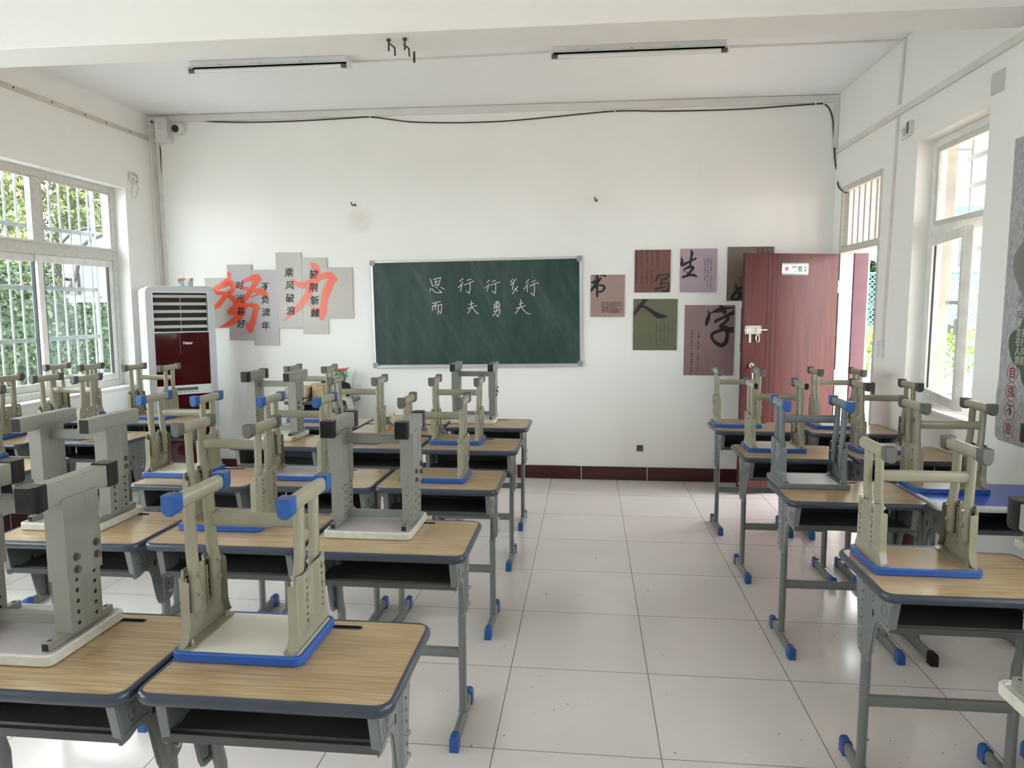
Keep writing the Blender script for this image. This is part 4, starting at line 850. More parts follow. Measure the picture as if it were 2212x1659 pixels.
FB = tag(obj('wall_fan_mount', fb, 'whiteplastic', None, (XR, 5.19, 2.745)), 'square white fan mount on the right wall between doorway and window', 'fan mount')
w_ = MB(); w_.tube([(-0.0145, 0.035+0.018*math.cos(a), 0.018*math.sin(a)) for a in [i*0.4 for i in range(14)]], 0.0022, 5); w_.box(-0.0305, -0.030, -0.078, -0.040, -0.032, 0.042); obj('slot', w_, 'greycap', FB)
fb = MB(); fb.box(-0.006, 0, -0.06, 0.06, -0.055, 0.055, 0.001)
tag(obj('blank_plate', fb, 'greyedge' if False else 'alu', None, (XR, 4.125, 2.742)), 'plain grey square blanking plate high on the right wall above the window', 'wall plate')
# bolts and hanging rod under the beam
for i, (x, y, bend) in enumerate(((-1.025, 3.765, 0), (-0.940, 3.760, 0), (-1.010, 3.825, 1), (-0.940, 3.845, 1))):
    b_ = MB(); z = 2.95
    if bend: b_.tube([(x-0.028, y, z), (x-0.014, y, z-0.012), (x, y, z-0.022), (x+0.002, y, z-0.062)], 0.005, 6)
    else: b_.cyl((x, y, z), (x, y, z-0.058), 0.005, 8); b_.cyl((x, y, z-0.001), (x, y, z-0.010), 0.013, 6)
    tag(obj('anchor_bolt', b_, 'rust'), ('straight iron bolt under the beam, left of the pair', 'straight iron bolt under the beam, right of the pair', 'bent white-smeared bolt under the beam, lower left', 'bent dark bolt under the beam, lower right')[i], 'bolt', 'bolts under the ceiling beam')
b_ = MB(); b_.cyl((-1.163, 4.9, ZC), (-1.163, 4.9, ZC-0.168), 0.008, 8); b_.cyl((-1.163, 4.9, ZC), (-1.163, 4.9, ZC-0.012), 0.02, 8)
tag(obj('hanging_rod', b_, 'rust'), 'short iron rod hanging from the ceiling between the two battens', 'rod')

# ------------------------------------------------------------------ school desks (local origin: floor, centre of width, front edge at y = 0)
DW, DD, DZ = 0.592, 0.425, 0.75
CACHE = {}
def cached(key, fn):
    if key not in CACHE: CACHE[key] = fn()
    return CACHE[key]
def stadium(cx_, cy_, hl, r, n=6):
    return [(cx_+hl+r*math.cos(a), cy_+r*math.sin(a)) for a in [-PI/2+PI*i/n for i in range(n+1)]]+[(cx_-hl+r*math.cos(a), cy_+r*math.sin(a)) for a in [PI/2+PI*i/n for i in range(n+1)]]
GRC, GRH, GRR = (0.0, 0.375), 0.105, 0.0085
def me_top(groove=True):
    m = MB(); bm = m.bm; o2 = rrect(DW-0.022, DD-0.022, 0.032, 6, 0, DD/2)
    lo = [bm.verts.new((x, y, DZ-0.022)) for x, y in o2]; hi = [bm.verts.new((x, y, DZ)) for x, y in o2]; n = len(o2)
    for i in range(n): bm.faces.new((lo[i], lo[(i+1) % n], hi[(i+1) % n], hi[i]))
    bm.faces.new(lo[::-1])
    es = [bm.edges.get((hi[i], hi[(i+1) % n])) for i in range(n)]
    if groove:
        g2 = stadium(*GRC, GRH, GRR); hv = [bm.verts.new((x, y, DZ)) for x, y in g2]; k2 = len(g2); dv = [bm.verts.new((x, y, DZ-0.010)) for x, y in g2]
        es += [bm.edges.new((hv[i], hv[(i+1) % k2])) for i in range(k2)]
        for i in range(k2): bm.faces.new((hv[i], hv[(i+1) % k2], dv[(i+1) % k2], dv[i]))
        bm.faces.new(dv)
        bmesh.ops.triangle_fill(bm, edges=es, use_beauty=True)
    else: bm.faces.new(hi)
    return m.mesh('tabletop')
def me_band(th=0.028):
    m = MB(); prof = [(-0.0105, DZ-0.001), (-0.009, DZ+0.0012), (-0.004, DZ+0.0012), (0.0, DZ-0.002), (0.0025, DZ-0.008), (0.003, DZ-th/2), (0.0015, DZ-th+0.007), (-0.003, DZ-th+0.001), (-0.010, DZ-th)]
    m.loft([[(x, y, z) for x, y in rrect(DW-0.006+2*o, DD-0.006+2*o, 0.040+o, 7, 0, DD/2)] for o, z in prof], caps=False, ring=True); return m.mesh('edge_band', 50)
def me_groove():
    m = MB(); a = stadium(*GRC, GRH, GRR+0.0002); b = stadium(*GRC, GRH, GRR-0.0022); c = stadium(*GRC, GRH, GRR+0.002)
    m.loft([[(x, y, DZ-0.0092) for x, y in a], [(x, y, DZ-0.0092) for x, y in b], [(x, y, DZ+0.0012) for x, y in b], [(x, y, DZ+0.0012) for x, y in c], [(x, y, DZ+0.0002) for x, y in c], [(x, y, DZ+0.0002) for x, y in a]], caps=False, ring=True)
    m.face([(x, y, DZ-0.0094) for x, y in a]); return m.mesh('pen_groove')
PANEL = [(0.030, 0.722), (0.052, 0.615), (0.060, 0.608), (0.085, 0.608), (0.100, 0.612), (0.118, 0.617), (0.138, 0.612), (0.154, 0.598), (0.165, 0.572), (0.175, 0.530), (0.188, 0.480), (0.198, 0.460), (0.215, 0.450), (0.262, 0.446), (0.280, 0.455), (0.292, 0.480), (0.302, 0.560), (0.330, 0.700), (0.332, 0.722)]
def me_panel(s):
    m = MB(); X = 0.256
    m.prism(PANEL, 'x', s*X, s*(X-0.003))
    # rolled lips: front flange turned inwards, lower edge rolled, the pressed channel over the post
    fl = [(s*X, 0.030, 0.722), (s*X, 0.052, 0.615)]
    m.loft([[(s*X, 0.030, 0.722), (s*(X-0.024), 0.032, 0.722), (s*(X-0.024), 0.036, 0.722), (s*(X-0.003), 0.036, 0.722)], [(s*X, 0.052, 0.612), (s*(X-0.020), 0.053, 0.610), (s*(X-0.020), 0.057, 0.610), (s*(X-0.003), 0.058, 0.612)]])
    m.sweep([(s*(X-0.006), y, z) for y, z in PANEL[1:17]], [(0.008*math.cos(a), 0.003*math.sin(a)) for a in [i*PI/3 for i in range(6)]], up=(s, 0, 0))
    m.loft([[(s*(X-0.002+dx), 0.242+dy, z) for dx, dy in ((0, -0.030), (0.009, -0.022), (0.011, 0.0), (0.009, 0.022), (0, 0.030))] for z in (0.462, 0.480, 0.715)], caps=True)
    m.tube([(s*(X+0.0005), 0.094+0.020*math.cos(i*PI/10), 0.662+0.020*math.sin(i*PI/10)) for i in range(20)], 0.0022, 5, closed=True)
    m.tube([(s*(X+0.0005), 0.040, 0.700), (s*(X+0.0005), 0.058, 0.625), (s*(X+0.0005), 0.105, 0.630), (s*(X+0.0005), 0.150, 0.628)], 0.0018, 5)
    # letter in the ring: a stem with a foot or a bowl
    q = X+0.0005
    if s < 0: m.tube([(-q, 0.100, 0.672), (-q, 0.100, 0.652), (-q, 0.086, 0.652)], 0.0018, 4)
    else: m.tube([(q, 0.088, 0.651), (q, 0.088, 0.673), (q, 0.100, 0.670), (q, 0.100, 0.663), (q, 0.088, 0.661), (q, 0.101, 0.651)], 0.0018, 4)
    for i in range(8):
        z = 0.698-i*0.030
        for sd in (s*(X+0.0094), s*(X-0.0036)): m.disc((sd, 0.242, z), (s, 0, 0), 0.0046, 8, 1)
    for z in (0.695, 0.676, 0.662):
        for sd in (s*(X+0.0004), s*(X-0.0036)): m.disc((sd, 0.178, z), (s, 0, 0), 0.004, 6, 1)
    for sd in (s*(X+0.0005), s*(X-0.0037)): m.face([(sd, 0.165, 0.612), (sd, 0.180, 0.612), (sd, 0.180, 0.632), (sd, 0.170, 0.637)], 1)
    return m.mesh('side_panel')
def me_tray():
    m = MB(); X = 0.253; t = 0.0025
    pr = [(0.050, 0.622), (0.050, 0.632), (0.054, 0.632), (0.056, 0.624), (0.080, 0.621), (0.084, 0.626), (0.088, 0.621), (0.120, 0.620), (0.325, 0.620), (0.327, 0.722), (0.330, 0.722), (0.330, 0.616), (0.120, 0.616), (0.056, 0.612), (0.050, 0.612)]
    m.prism(pr, 'x', -X, X); m.box(-X, X, 0.322, 0.327, 0.672, 0.678); return m.mesh('book_tray')
def me_leg(s):
    m = MB(); m.sweep([(s*0.236, 0.262, 0.045), (s*0.236, 0.262, 0.42), (s*0.240, 0.252, 0.47), (s*0.243, 0.247, 0.70)], oval(0.0145, 0.019, 14), up=(0, 1, 0))
    m.ball((s*0.236, 0.262, 0.047), 0.019, 0.023, 0.008, 10, 6); return m.mesh('leg')
def me_foot(s):
    m = MB(); m.sweep([(s*0.236, 0.085, 0.027), (s*0.236, 0.405, 0.027)], oval(0.0140, 0.0245, 14), up=(0, 0, 1)); return m.mesh('foot')
def me_cap(s, e):
    m = MB(); y = 0.062 if e < 0 else 0.428; y2 = 0.108 if e < 0 else 0.382
    prof = lambda a, b, top: [(-a, 0), (a, 0), (a, b-a*0.7), (a*0.7, b-a*0.2), (0, b), (-a*0.7, b-a*0.2), (-a, b-a*0.7)]
    m.loft([[(s*0.236+u, yy, v) for u, v in prof(a, b, 0)] for yy, a, b in ((y, 0.0150, 0.050), (y+(-e)*0.005, 0.0168, 0.058), (y2, 0.0168, 0.058))]); return m.mesh('foot_cap')
def me_stretch():
    m = MB(); m.sweep([(-0.224, 0.262, 0.281), (0.224, 0.262, 0.281)], oval(0.0120, 0.0205, 12), up=(0, 0, 1)); return m.mesh('stretcher')
def me_bolt(s, z):
    m = MB(); m.cyl((s*0.252, 0.242, z), (s*0.271, 0.242, z), 0.0085, 8); m.cyl((s*0.271, 0.242, z), (s*0.275, 0.242, z), 0.0062, 6); return m.mesh('bolt')
DESKGROUP = 'school desks standing in rows'
def desk(cx_, yf, label, top='wood', edge='deskedge', cap='bluecap', group=None, rz=0.0, dz=0.0):
    D = empty('school_desk', (cx_, yf, 0), rz); tag(D, label, 'desk', group)
    t = obj('tabletop', cached('top%d' % (top == 'wood'), lambda: me_top(top == 'wood')), top, D)
    obj('edge_band', cached('band', me_band), edge, t)
    if top == 'wood': obj('pen_groove', cached('groove', me_groove), 'groove', t)
    obj('book_tray', cached('tray', me_tray), 'boxsteel', D)
    obj('stretcher', cached('stretch', me_stretch), 'desksteel', D)
    for s in (-1, 1):
        p = obj('side_panel', cached('panel%d' % s, lambda: me_panel(s)), ['desksteel', 'hole'], D)
        for z in (0.488, 0.548): obj('bolt', cached('dbolt%d%.3f' % (s, z), lambda: me_bolt(s, z)), 'bolt', p)
        obj('leg', cached('dleg%d' % s, lambda: me_leg(s)), 'desksteel', D)
        ft = obj('foot', cached('foot%d' % s, lambda: me_foot(s)), 'desksteel', D)
        for e in (-1, 1): obj('foot_cap', cached('fcap%d%d' % (s, e), lambda: me_cap(s, e)), cap, ft)
    return D
XC = dict(L3=-0.704, L2=-1.302, L1=-1.900, K3=-3.192, K2=-3.792, R1=1.168, R2=1.776)
TL = 'wood-grain desk '
DESKS = [
 ('L3', 1.412, TL+'nearest the camera, under the cream stool with bright blue feet'),
 ('L2', 1.395, TL+'cut by the left picture edge, nearest row, under a black-footed stool'),
 ('L3', 2.345, TL+'by the aisle in the second row, under the rust-chipped grey stool'),
 ('L2', 2.372, TL+'in the second row behind the nearest blue-footed stool, between two other desks'),
 ('L1', 2.350, TL+'second row, far left, under the grey stool with open tube ends'),
 ('L3', 3.232, TL+'third row by the aisle, under a brown-seated stool'),
 ('L2', 3.215, TL+'in the middle of the third row, under the lilac stool with blue feet'),
 ('L1', 3.185, TL+'window end of the third row, under the white stool with blue feet'),
 ('L3', 4.140, TL+'by the aisle in the fourth row, under a brown-seated grey-footed stool'),
 ('L2', 4.145, TL+'fourth row, an empty desk pushed against its back edge'),
 ('L1', 4.150, TL+'in the fourth row under the white-edged stool with one black foot cap'),
 ('L3', 4.930, TL+'last row by the aisle, under the uncapped grey stool'),
 ('L2', 4.612, TL+'without a stool, holding a carton and a rag, wedged between two rows'),
 ('L2', 5.045, TL+'without a stool, rearmost one behind the desk with the carton'),
 ('L1', 4.885, TL+'last row, under the stool in front of the cluttered desk'),
 ('K3', 3.330, TL+'with a bright glossy top at the left picture edge, below the window'),
 ('K3', 4.170, TL+'of the window block in the fourth row, under a white stool'),
 ('K2', 4.060, TL+'below the left window, under the stool cut by the frame'),
 ('K3', 4.930, TL+'in front of the red air conditioner'),
 ('K2', 4.930, TL+'in the back left corner beside the air conditioner'),
 ('R1', 2.150, TL+'nearest on the right of the aisle, under a large oak-seated stool'),
 ('R1', 3.175, TL+'right of the aisle in the second row, under the blue-grey steel stool'),
 ('R1', 4.080, TL+'right of the aisle, third row, under the white stool with open tubes'),
 ('R2', 4.085, TL+'below the right window in the third row, against the right wall'),
 ('R1', 4.960, TL+'right of the aisle in the last row, nearest the open door'),
 ('R2', 4.930, TL+'beside the doorway in the last row by the right wall'),
]
for c_, y_, lb in DESKS: desk(XC[c_], y_, lb)
desk(1.780, 3.175, 'blue-topped desk with whitish edging beside the right wall', 'bluetop', 'silveredge', 'blackcap')
desk(1.275, 1.115, 'wood-grain desk at the right picture edge nearest the camera, its end just in view')
desk(1.800, 2.180, 'wood-grain desk mostly cut off at the right edge, behind the nearest right-hand desk')
desk(-2.415, 6.150, 'wood-grain desk against the front wall, piled with cords and cloths')

# ------------------------------------------------------------------ stools standing upside down on the desks (origin: middle of the seat on the desk top)
PX, HS = 0.146, 0.405
def me_board(w_, d, th, e):
    m = MB(); o2 = rrect(w_-2*e, d-2*e, 0.018, 5); m.loft([[(x, y, 0.0008) for x, y in o2], [(x, y, th) for x, y in o2]]); return m.mesh('seat_board')
def me_edge(w_, d, th, e, r=0.026):
    m = MB(); prof = [(-e, 0.0), (-0.0025, 0.0), (0, 0.0025), (0, th-0.002), (-0.0030, th+0.0012), (-e, th+0.0012)]
    m.loft([[(x, y, z) for x, y in rrect(w_+2*o, d+2*o, r+o, 6)] for o, z in prof], caps=False, ring=True); return m.mesh('seat_edge', 28)
def me_plate(s):
    m = MB(); bm = m.bm; z0 = 0.0235
    T = [-1.0, -0.93, -0.84, -0.76, -0.28, -0.20, 0.20, 0.28, 0.76, 0.84, 0.93, 1.0]
    ch = [0, 0, 0, 1, 1, 0, 0, 1, 1, 0, 0, 0]
    ZL = [(0.0, 0.112, 0), (0.014, 0.110, 0), (0.030, 0.101, 0), (0.045, 0.097, 0.55), (0.058, 0.095, 1), (0.150, 0.094, 1), (0.186, 0.092, 1)]
    top = [0.166, 0.178, 0.183, 0.184, 0.184, 0.181, 0.181, 0.190, 0.192, 0.192, 0.188, 0.172]
    def layer(off):
        rows = []
        for k_, (z, hw, am) in enumerate(ZL):
            row = []
            for i, t in enumerate(T):
                zz = top[i] if k_ == len(ZL)-1 else z
                row.append(Vector((s*(PX+0.009*am*ch[i]-off), t*hw, z0+zz)))
            # inward curled edges
            cu = 0.020 if 0 < k_ else 0.006
            row = [row[0]+Vector((-s*cu, 0.002, -0.006 if k_ == len(ZL)-1 else 0))]+row+[row[-1]+Vector((-s*cu, -0.002, -0.006 if k_ == len(ZL)-1 else 0))]
            rows.append([bm.verts.new(p) for p in row])
        return rows
    A, B = layer(0.0), layer(0.0026); nr, ncol = len(A), len(A[0])
    for R_ in (A, B):
        for j in range(nr-1):
            for i in range(ncol-1): bm.faces.new((R_[j][i], R_[j][i+1], R_[j+1][i+1], R_[j+1][i]))
    for j in range(nr-1):
        for i in (0, ncol-1): bm.faces.new((A[j][i], A[j+1][i], B[j+1][i], B[j][i]))
    for i in range(ncol-1):
        for j in (0, nr-1): bm.faces.new((A[j][i], A[j][i+1], B[j][i+1], B[j][i]))
    for f in bm.faces: f.smooth = True
    m.prism([(s*(PX), -0.112), (s*PX, 0.112), (s*(PX-0.026), 0.112), (s*(PX-0.034), 0.100), (s*(PX-0.034), -0.100), (s*(PX-0.026), -0.112)], 'z', z0-0.0007, z0+0.0022)
    for sg in (-1, 1):
        yc = sg*0.049
        for i in range(7):
            z = z0+0.062+i*0.0165
            for sd in (s*(PX+0.0094), s*(PX+0.009-0.0031)): m.disc((sd, yc, z), (s, 0, 0), 0.0042, 8, 1)
        m.box(min(s*(PX-0.001), s*(PX-0.006)), max(s*(PX-0.001), s*(PX-0.006)), yc-0.028, yc-0.022, z0+0.062, z0+0.165); m.box(min(s*(PX-0.001), s*(PX-0.006)), max(s*(PX-0.001), s*(PX-0.006)), yc+0.022, yc+0.028, z0+0.062, z0+0.165)
    return m.mesh('side_plate', 40)
def me_tubeleg(s, sg):
    m = MB(); yc = sg*0.049; x = s*(PX-0.0125)
    pth = [(x, yc, 0.098), (x, yc, 0.200), (s*(PX-0.008), sg*0.047, 0.245), (s*(PX-0.006), sg*0.046, 0.375)]
    m.sweep(pth[:2]+pth[2:], oval(0.0105, 0.0185, 14), up=(0, 1, 0)); return m.mesh('leg_tube')
def me_rail(s):
    m = MB(); m.sweep([(s*(PX-0.006), -0.128, 0.386), (s*(PX-0.006), 0.128, 0.386)], oval(0.0145, 0.0205, 14), up=(0, 0, 1))
    for e in (-1, 1): m.sweep([(s*(PX-0.006), e*0.1275, 0.386), (s*(PX-0.006), e*0.1284, 0.386)], oval(0.0118, 0.0178, 14), up=(0, 0, 1), mi=1)
    return m.mesh('foot_rail')
def me_scap(s, e):
    m = MB(); xc = s*(PX-0.006); a = 0.0172; y_in, y_out = e*0.098, e*0.137; top = 0.4105
    prof = lambda k_, lo: [(-a*k_, top), (a*k_, top), (a*k_, lo+a*0.8), (a*0.8*k_, lo+a*0.3), (a*0.4*k_, lo), (-a*0.4*k_, lo), (-a*0.8*k_, lo+a*0.3), (-a*k_, lo+a*0.8)]
    m.loft([[(xc+u, y, v) for u, v in prof(k_, lo)] for y, k_, lo in ((y_in, 1.0, 0.3615), (y_out-e*0.006, 1.0, 0.3600), (y_out, 0.88, 0.3640))])
    for i in (-1, 1):          # moulded recesses in the sole
        for j in (-1, 1): m.face([(xc+i*0.0075-0.0052, (y_in+y_out)/2+j*0.0085-0.006, top+0.0004), (xc+i*0.0075+0.0052, (y_in+y_out)/2+j*0.0085-0.006, top+0.0004), (xc+i*0.0075+0.0052, (y_in+y_out)/2+j*0.0085+0.006, top+0.0004), (xc+i*0.0075-0.0052, (y_in+y_out)/2+j*0.0085+0.006, top+0.0004)], 1)
    return m.mesh('foot_cap')
def me_cross():
    m = MB(); m.sweep([(-PX+0.016, 0.046, 0.304), (PX-0.016, 0.046, 0.304)], oval(0.0105, 0.0190, 14), up=(0, 0, 1)); return m.mesh('cross_bar')
def me_sbolt(s, y, z):
    m = MB(); m.cyl((s*(PX+0.006), y, z), (s*(PX+0.0145), y, z), 0.0088, 6); m.cyl((s*(PX+0.0155), y, z), (s*(PX-0.030), y, z), 0.0042, 8); m.cyl((s*(PX-0.020), y, z), (s*(PX-0.028), y, z), 0.0062, 6); return m.mesh('bolt')
def me_fbolt(s, y):
    m = MB(); m.cyl((s*(PX-0.020), y, 0.024), (s*(PX-0.020), y, 0.033), 0.0062, 6); m.cyl((s*(PX-0.020), y, 0.033), (s*(PX-0.020), y, 0.040), 0.0035, 6); return m.mesh('bolt')
SZ = (0.330, 0.245, 0.022, 0.010)
def stool(cx_, cy_, label, board='cream', edge='blueedge', cap='greycap', frame='beige', turn=False, capless=(), group=None, rz=0.0, z=DZ+0.0012):
    S = empty('upturned_stool', (cx_, cy_, z), (PI if turn else 0)+rz); tag(S, label, 'stool', group)
    b = obj('seat_board', cached('sboard', lambda: me_board(*SZ)), board, S); obj('seat_edge', cached('sedge', lambda: me_edge(*SZ)), edge, b)
    for s in (-1, 1):
        p = obj('side_plate', cached('plate%d' % s, lambda: me_plate(s)), [frame, 'hole'], S)
        for y, zz in ((-0.049, 0.190), (-0.049, 0.142), (0.049, 0.197), (0.049, 0.150)): obj('bolt', cached('sb%d%.3f%.3f' % (s, y, zz), lambda: me_sbolt(s, y, zz)), 'bolt', p)
        for y in (-0.085, 0.085): obj('bolt', cached('fb%d%.3f' % (s, y), lambda: me_fbolt(s, y)), 'bolt', p)
        for sg in (-1, 1): obj('leg_tube', cached('tl%d%d' % (s, sg), lambda: me_tubeleg(s, sg)), frame, S)
        r = obj('foot_rail', cached('rail%d' % s, lambda: me_rail(s)), [frame, 'hole'], S)
        for e in (-1, 1):
            if (s, e) not in capless: obj('foot_cap', cached('scap%d%d' % (s, e), lambda: me_scap(s, e)), [cap, 'greycap' if cap == 'bluecap' and False else 'hole' if cap != 'bluecap' else 'deskedge'], r)
    obj('cross_bar', cached('cross', me_cross), frame, S)
    return S
# the older square-tube stool
BW, BD, BT = 0.330, 0.285, 0.026
BX = 0.136
def me_bseatrail(s):
    m = MB(); x = s*(BX-0.002); m.box(x-0.0105, x+0.0105, -0.118, 0.118, BT+0.0005, BT+0.021, 0.0015)
    for e in (-1, 1): m.box(x-0.0085, x+0.0085, e*0.1181-0.0003, e*0.1181+0.0003, BT+0.0025, BT+0.019, mi=1); m.disc((x, e*0.102, BT+0.0214), (0, 0, 1), 0.006, 8, 1)
    return m.mesh('seat_rail')
def me_bleg(s):
    m = MB(); x = s*BX; a, d = 0.0225, 0.0575
    m.prism([(x-a, -d), (x+a, -d), (x+a, -0.006), (x+a-0.006, 0.0), (x+a-0.006, 0.004), (x+a, 0.010), (x+a, d), (x-a, d), (x-a, 0.010), (x-a+0.006, 0.004), (x-a+0.006, 0.0), (x-a, -0.006)], 'z', BT+0.018, 0.22)
    for i in range(5):
        for y in (-0.030, 0.034):
            for sd in (1, -1): m.disc((x+sd*(a+0.0004), y, 0.062+i*0.028), (sd, 0, 0), 0.0058, 8, 1)
    return m.mesh('lower_leg')
def me_bsleeve(s):
    m = MB(); x = s*BX; a, d = 0.0255, 0.0635
    m.prism([(x-a, -d), (x+a, -d), (x+a, 0.006), (x+a-0.006, 0.014), (x+a-0.006, 0.018), (x+a, 0.026), (x+a, d), (x-a, d), (x-a, 0.026), (x-a+0.006, 0.018), (x-a+0.006, 0.014), (x-a, 0.006)], 'z', 0.178, 0.385); return m.mesh('leg_sleeve')
def me_brail(s):
    m = MB(); x = s*(BX+0.001); m.box(x-0.021, x+0.021, -0.150, 0.150, 0.376, 0.432, 0.002)
    for e in (-1, 1): m.box(x-0.0185, x+0.0185, e*0.1501-0.0004, e*0.1501+0.0004, 0.379, 0.429, mi=1)
    return m.mesh('foot_rail')
def me_bcap(s, e):
    m = MB(); xc = s*(BX+0.001); y0, y1 = e*0.108, e*0.157
    m.loft([[(xc+u*a, y, v) for u, v in ((-1, 0.436), (1, 0.436), (1, lo), (-1, lo))] for y, a, lo in ((y0, 0.0235, 0.3735), (y0+e*0.03, 0.0255, 0.371), (y1-e*0.004, 0.0215, 0.376), (y1, 0.0185, 0.380))])
    for i in (-1, 1):
        for j in (-1, 1): m.box(xc+i*0.010-0.006, xc+i*0.010+0.006, (y0+y1)/2+j*0.010-0.006, (y0+y1)/2+j*0.010+0.006, 0.4355, 0.4364, mi=1)
    bmesh.ops.bevel(m.bm, geom=[ed for ed in m.bm.edges if ed.calc_length() > 0.012 and abs(ed.verts[0].co.y-ed.verts[1].co.y) > 0.003], offset=0.002, segments=1, affect='EDGES'); return m.mesh('foot_cap')
def me_bbar(z, hh, x):
    m = MB(); m.box(-x, x, -0.012, 0.012, z-hh, z+hh, 0.002); return m.mesh('cross_bar')
def me_bbolt(s, y, z):
    m = MB(); m.cyl((s*(BX+0.0255), y, z), (s*(BX+0.0285), y, z), 0.0105, 10); m.cyl((s*(BX+0.0285), y, z), (s*(BX+0.034), y, z), 0.0078, 6); return m.mesh('bolt')
def old_stool(cx_, cy_, label, board='lilac', frame='greysteel', caps=((-1, -1), (-1, 1), (1, -1), (1, 1)), group=None, rz=0.0, z=DZ+0.0012):
    S = empty('square_tube_stool', (cx_, cy_, z), rz); tag(S, label, 'stool', group)
    b = obj('seat_board', cached('bboard', lambda: me_board(BW, BD, BT, 0.009)), board, S); obj('seat_edge', cached('bedge', lambda: me_edge(BW, BD, BT, 0.009, 0.022)), 'whiteedge', b)
    for s in (-1, 1):
        obj('seat_rail', cached('bsr%d' % s, lambda: me_bseatrail(s)), [frame, 'hole'], S)
        obj('lower_leg', cached('bleg%d' % s, lambda: me_bleg(s)), [frame, 'hole'], S)
        v = obj('leg_sleeve', cached('bsl%d' % s, lambda: me_bsleeve(s)), frame, S)
        for y, zz in ((-0.030, 0.232), (-0.030, 0.200), (0.044, 0.246), (0.044, 0.214)): obj('bolt', cached('bb%d%.3f%.3f' % (s, y, zz), lambda: me_bbolt(s, y, zz)), 'rustbolt', v)
        r = obj('foot_rail', cached('brl%d' % s, lambda: me_brail(s)), [frame, 'hole'], S)
        for e in (-1, 1):
            if (s, e) in caps: obj('foot_cap', cached('bcp%d%d' % (s, e), lambda: me_bcap(s, e)), ['blackcap', 'rust'], r)
    obj('cross_bar', cached('bb1', lambda: me_bbar(0.349, 0.0185, BX-0.024)), frame, S)
    obj('cross_bar', cached('bb2', lambda: me_bbar(0.058, 0.013, BX-0.022)), frame, S)
    return S
stool(-0.830, 1.684, 'beige steel stool upside down nearest the camera, cream seat and four bright blue feet', 'cream', cap='bluecap')
old_stool(-1.420, 1.645, 'grey square-tube stool at far left nearest the camera, large black foot caps', 'lilac')
old_stool(-0.800, 2.640, 'grey square-tube stool with flaking rust and black caps, in the second row by the aisle', 'lilac', 'chipped')
stool(-1.392, 2.655, 'beige stool with grey feet and brown seat, directly behind the nearest blue-footed stool', 'seatwood')
old_stool(-1.995, 2.620, 'grey square-tube stool without foot caps, open tube ends, in the second row at far left', 'lilac', caps=())
stool(-0.745, 3.470, 'beige stool with grey feet and brown seat in the third row by the aisle', 'seatwood')
stool(-1.437, 3.450, 'beige stool with blue feet and lilac seat in the middle of the third row', 'lilac', cap='bluecap')
stool(-2.055, 3.450, 'beige stool with blue feet and white seat at the left end of the third row', 'cream', cap='bluecap')
stool(-0.810, 4.430, 'beige stool with grey feet and brown seat in the fourth row, just below the chalkboard', 'seatwood')
stool(-1.440, 4.410, 'beige stool with grey feet in the fourth row, its seat hidden by the rusty stool', 'seatwood')
old_stool(-2.010, 4.470, 'grey square-tube stool with one black-capped foot and one open foot, in the fourth row', 'whiteboard', caps=((-1, -1), (-1, 1)))
old_stool(-0.830, 5.250, 'worn white-seated square-tube stool with open ends, rearmost below the chalkboard', 'whiteboard', 'chipped', caps=())
stool(-2.050, 5.185, 'beige stool with grey feet in the last row, in front of the cluttered desk', 'seatwood')
stool(-3.945, 5.180, 'grey-footed stool in the back left corner against the window', 'seatwood', cap='darkcap')
stool(-3.315, 5.190, 'grey-footed stool directly in front of the red air conditioner', 'seatwood')
stool(-3.365, 4.345, 'grey-footed stool with a white seat below the left window, in front of the corner stools', 'whiteboard', cap='darkcap')
stool(-3.880, 4.290, 'grey-footed stool against the left window, half cut off by the picture edge', 'seatwood', cap='darkcap')
stool(-3.420, 3.600, 'stool at the very left edge of which only a foot and plate edge show', 'whiteboard', cap='darkcap')
stool(1.072, 2.435, 'large beige stool with grey feet and oak seat, nearest on the right of the aisle', 'seatwood', turn=True)
stool(1.050, 3.525, 'blue-grey steel stool with blue feet and worn white seat, right of the aisle', 'whiteboard', 'greyedge', 'bluecap', 'oldgrey')
stool(1.640, 3.490, 'beige stool with grey feet standing on the blue-topped desk', 'seatwood', turn=True)
stool(1.098, 4.370, 'beige stool with white seat, blue rear feet and uncapped front tube ends', 'cream', cap='bluecap', capless=((-1, -1), (1, -1)), turn=False)
stool(1.715, 4.375, 'grey-footed stool with white seat below the right window', 'cream', cap='darkcap', turn=False)
stool(1.050, 5.220, 'beige stool with oak seat in the last row in front of the open door', 'seatwood')
stool(1.720, 5.225, 'grey-footed stool in the last row beside the doorway', 'cream', cap='darkcap')
old_stool(1.065, 1.480, 'square-tube stool with black caps and white-edged seat, cut off at the right edge', 'whiteboard')
old_stool(1.665, 2.520, 'white-edged stool barely in view at the right edge behind the nearest stool', 'whiteboard')

# ------------------------------------------------------------------ clutter on the desk at the front wall and on the empty desks
zt = DZ+0.0005
def book(x, y, z, w_, d, h, rz, mat, lb):
    B = empty('book', (x, y, z), rz); tag(B, lb, 'book', 'books on the cluttered desk')
    c = MB(); c.box(-w_/2, w_/2, -d/2, d/2, 0, 0.003, 0.001); c.box(-w_/2, w_/2, -d/2, d/2, h-0.003, h, 0.001); c.box(-w_/2, -w_/2+0.003, -d/2, d/2, 0, h); obj('cover', c, mat, B)
    obj('page_block', MB().box(-w_/2+0.003, w_/2-0.004, -d/2+0.003, d/2-0.003, 0.003, h-0.003), 'paper', B)
book(-2.605, 6.285, zt, 0.20, 0.26, 0.030, 0.05, 'bookbrown', 'dark brown book at the bottom of the left pile on the cluttered desk')
book(-2.600, 6.290, zt+0.0305, 0.19, 0.25, 0.026, -0.04, 'bookbrown', 'dark brown book, middle one of the left pile on the cluttered desk')
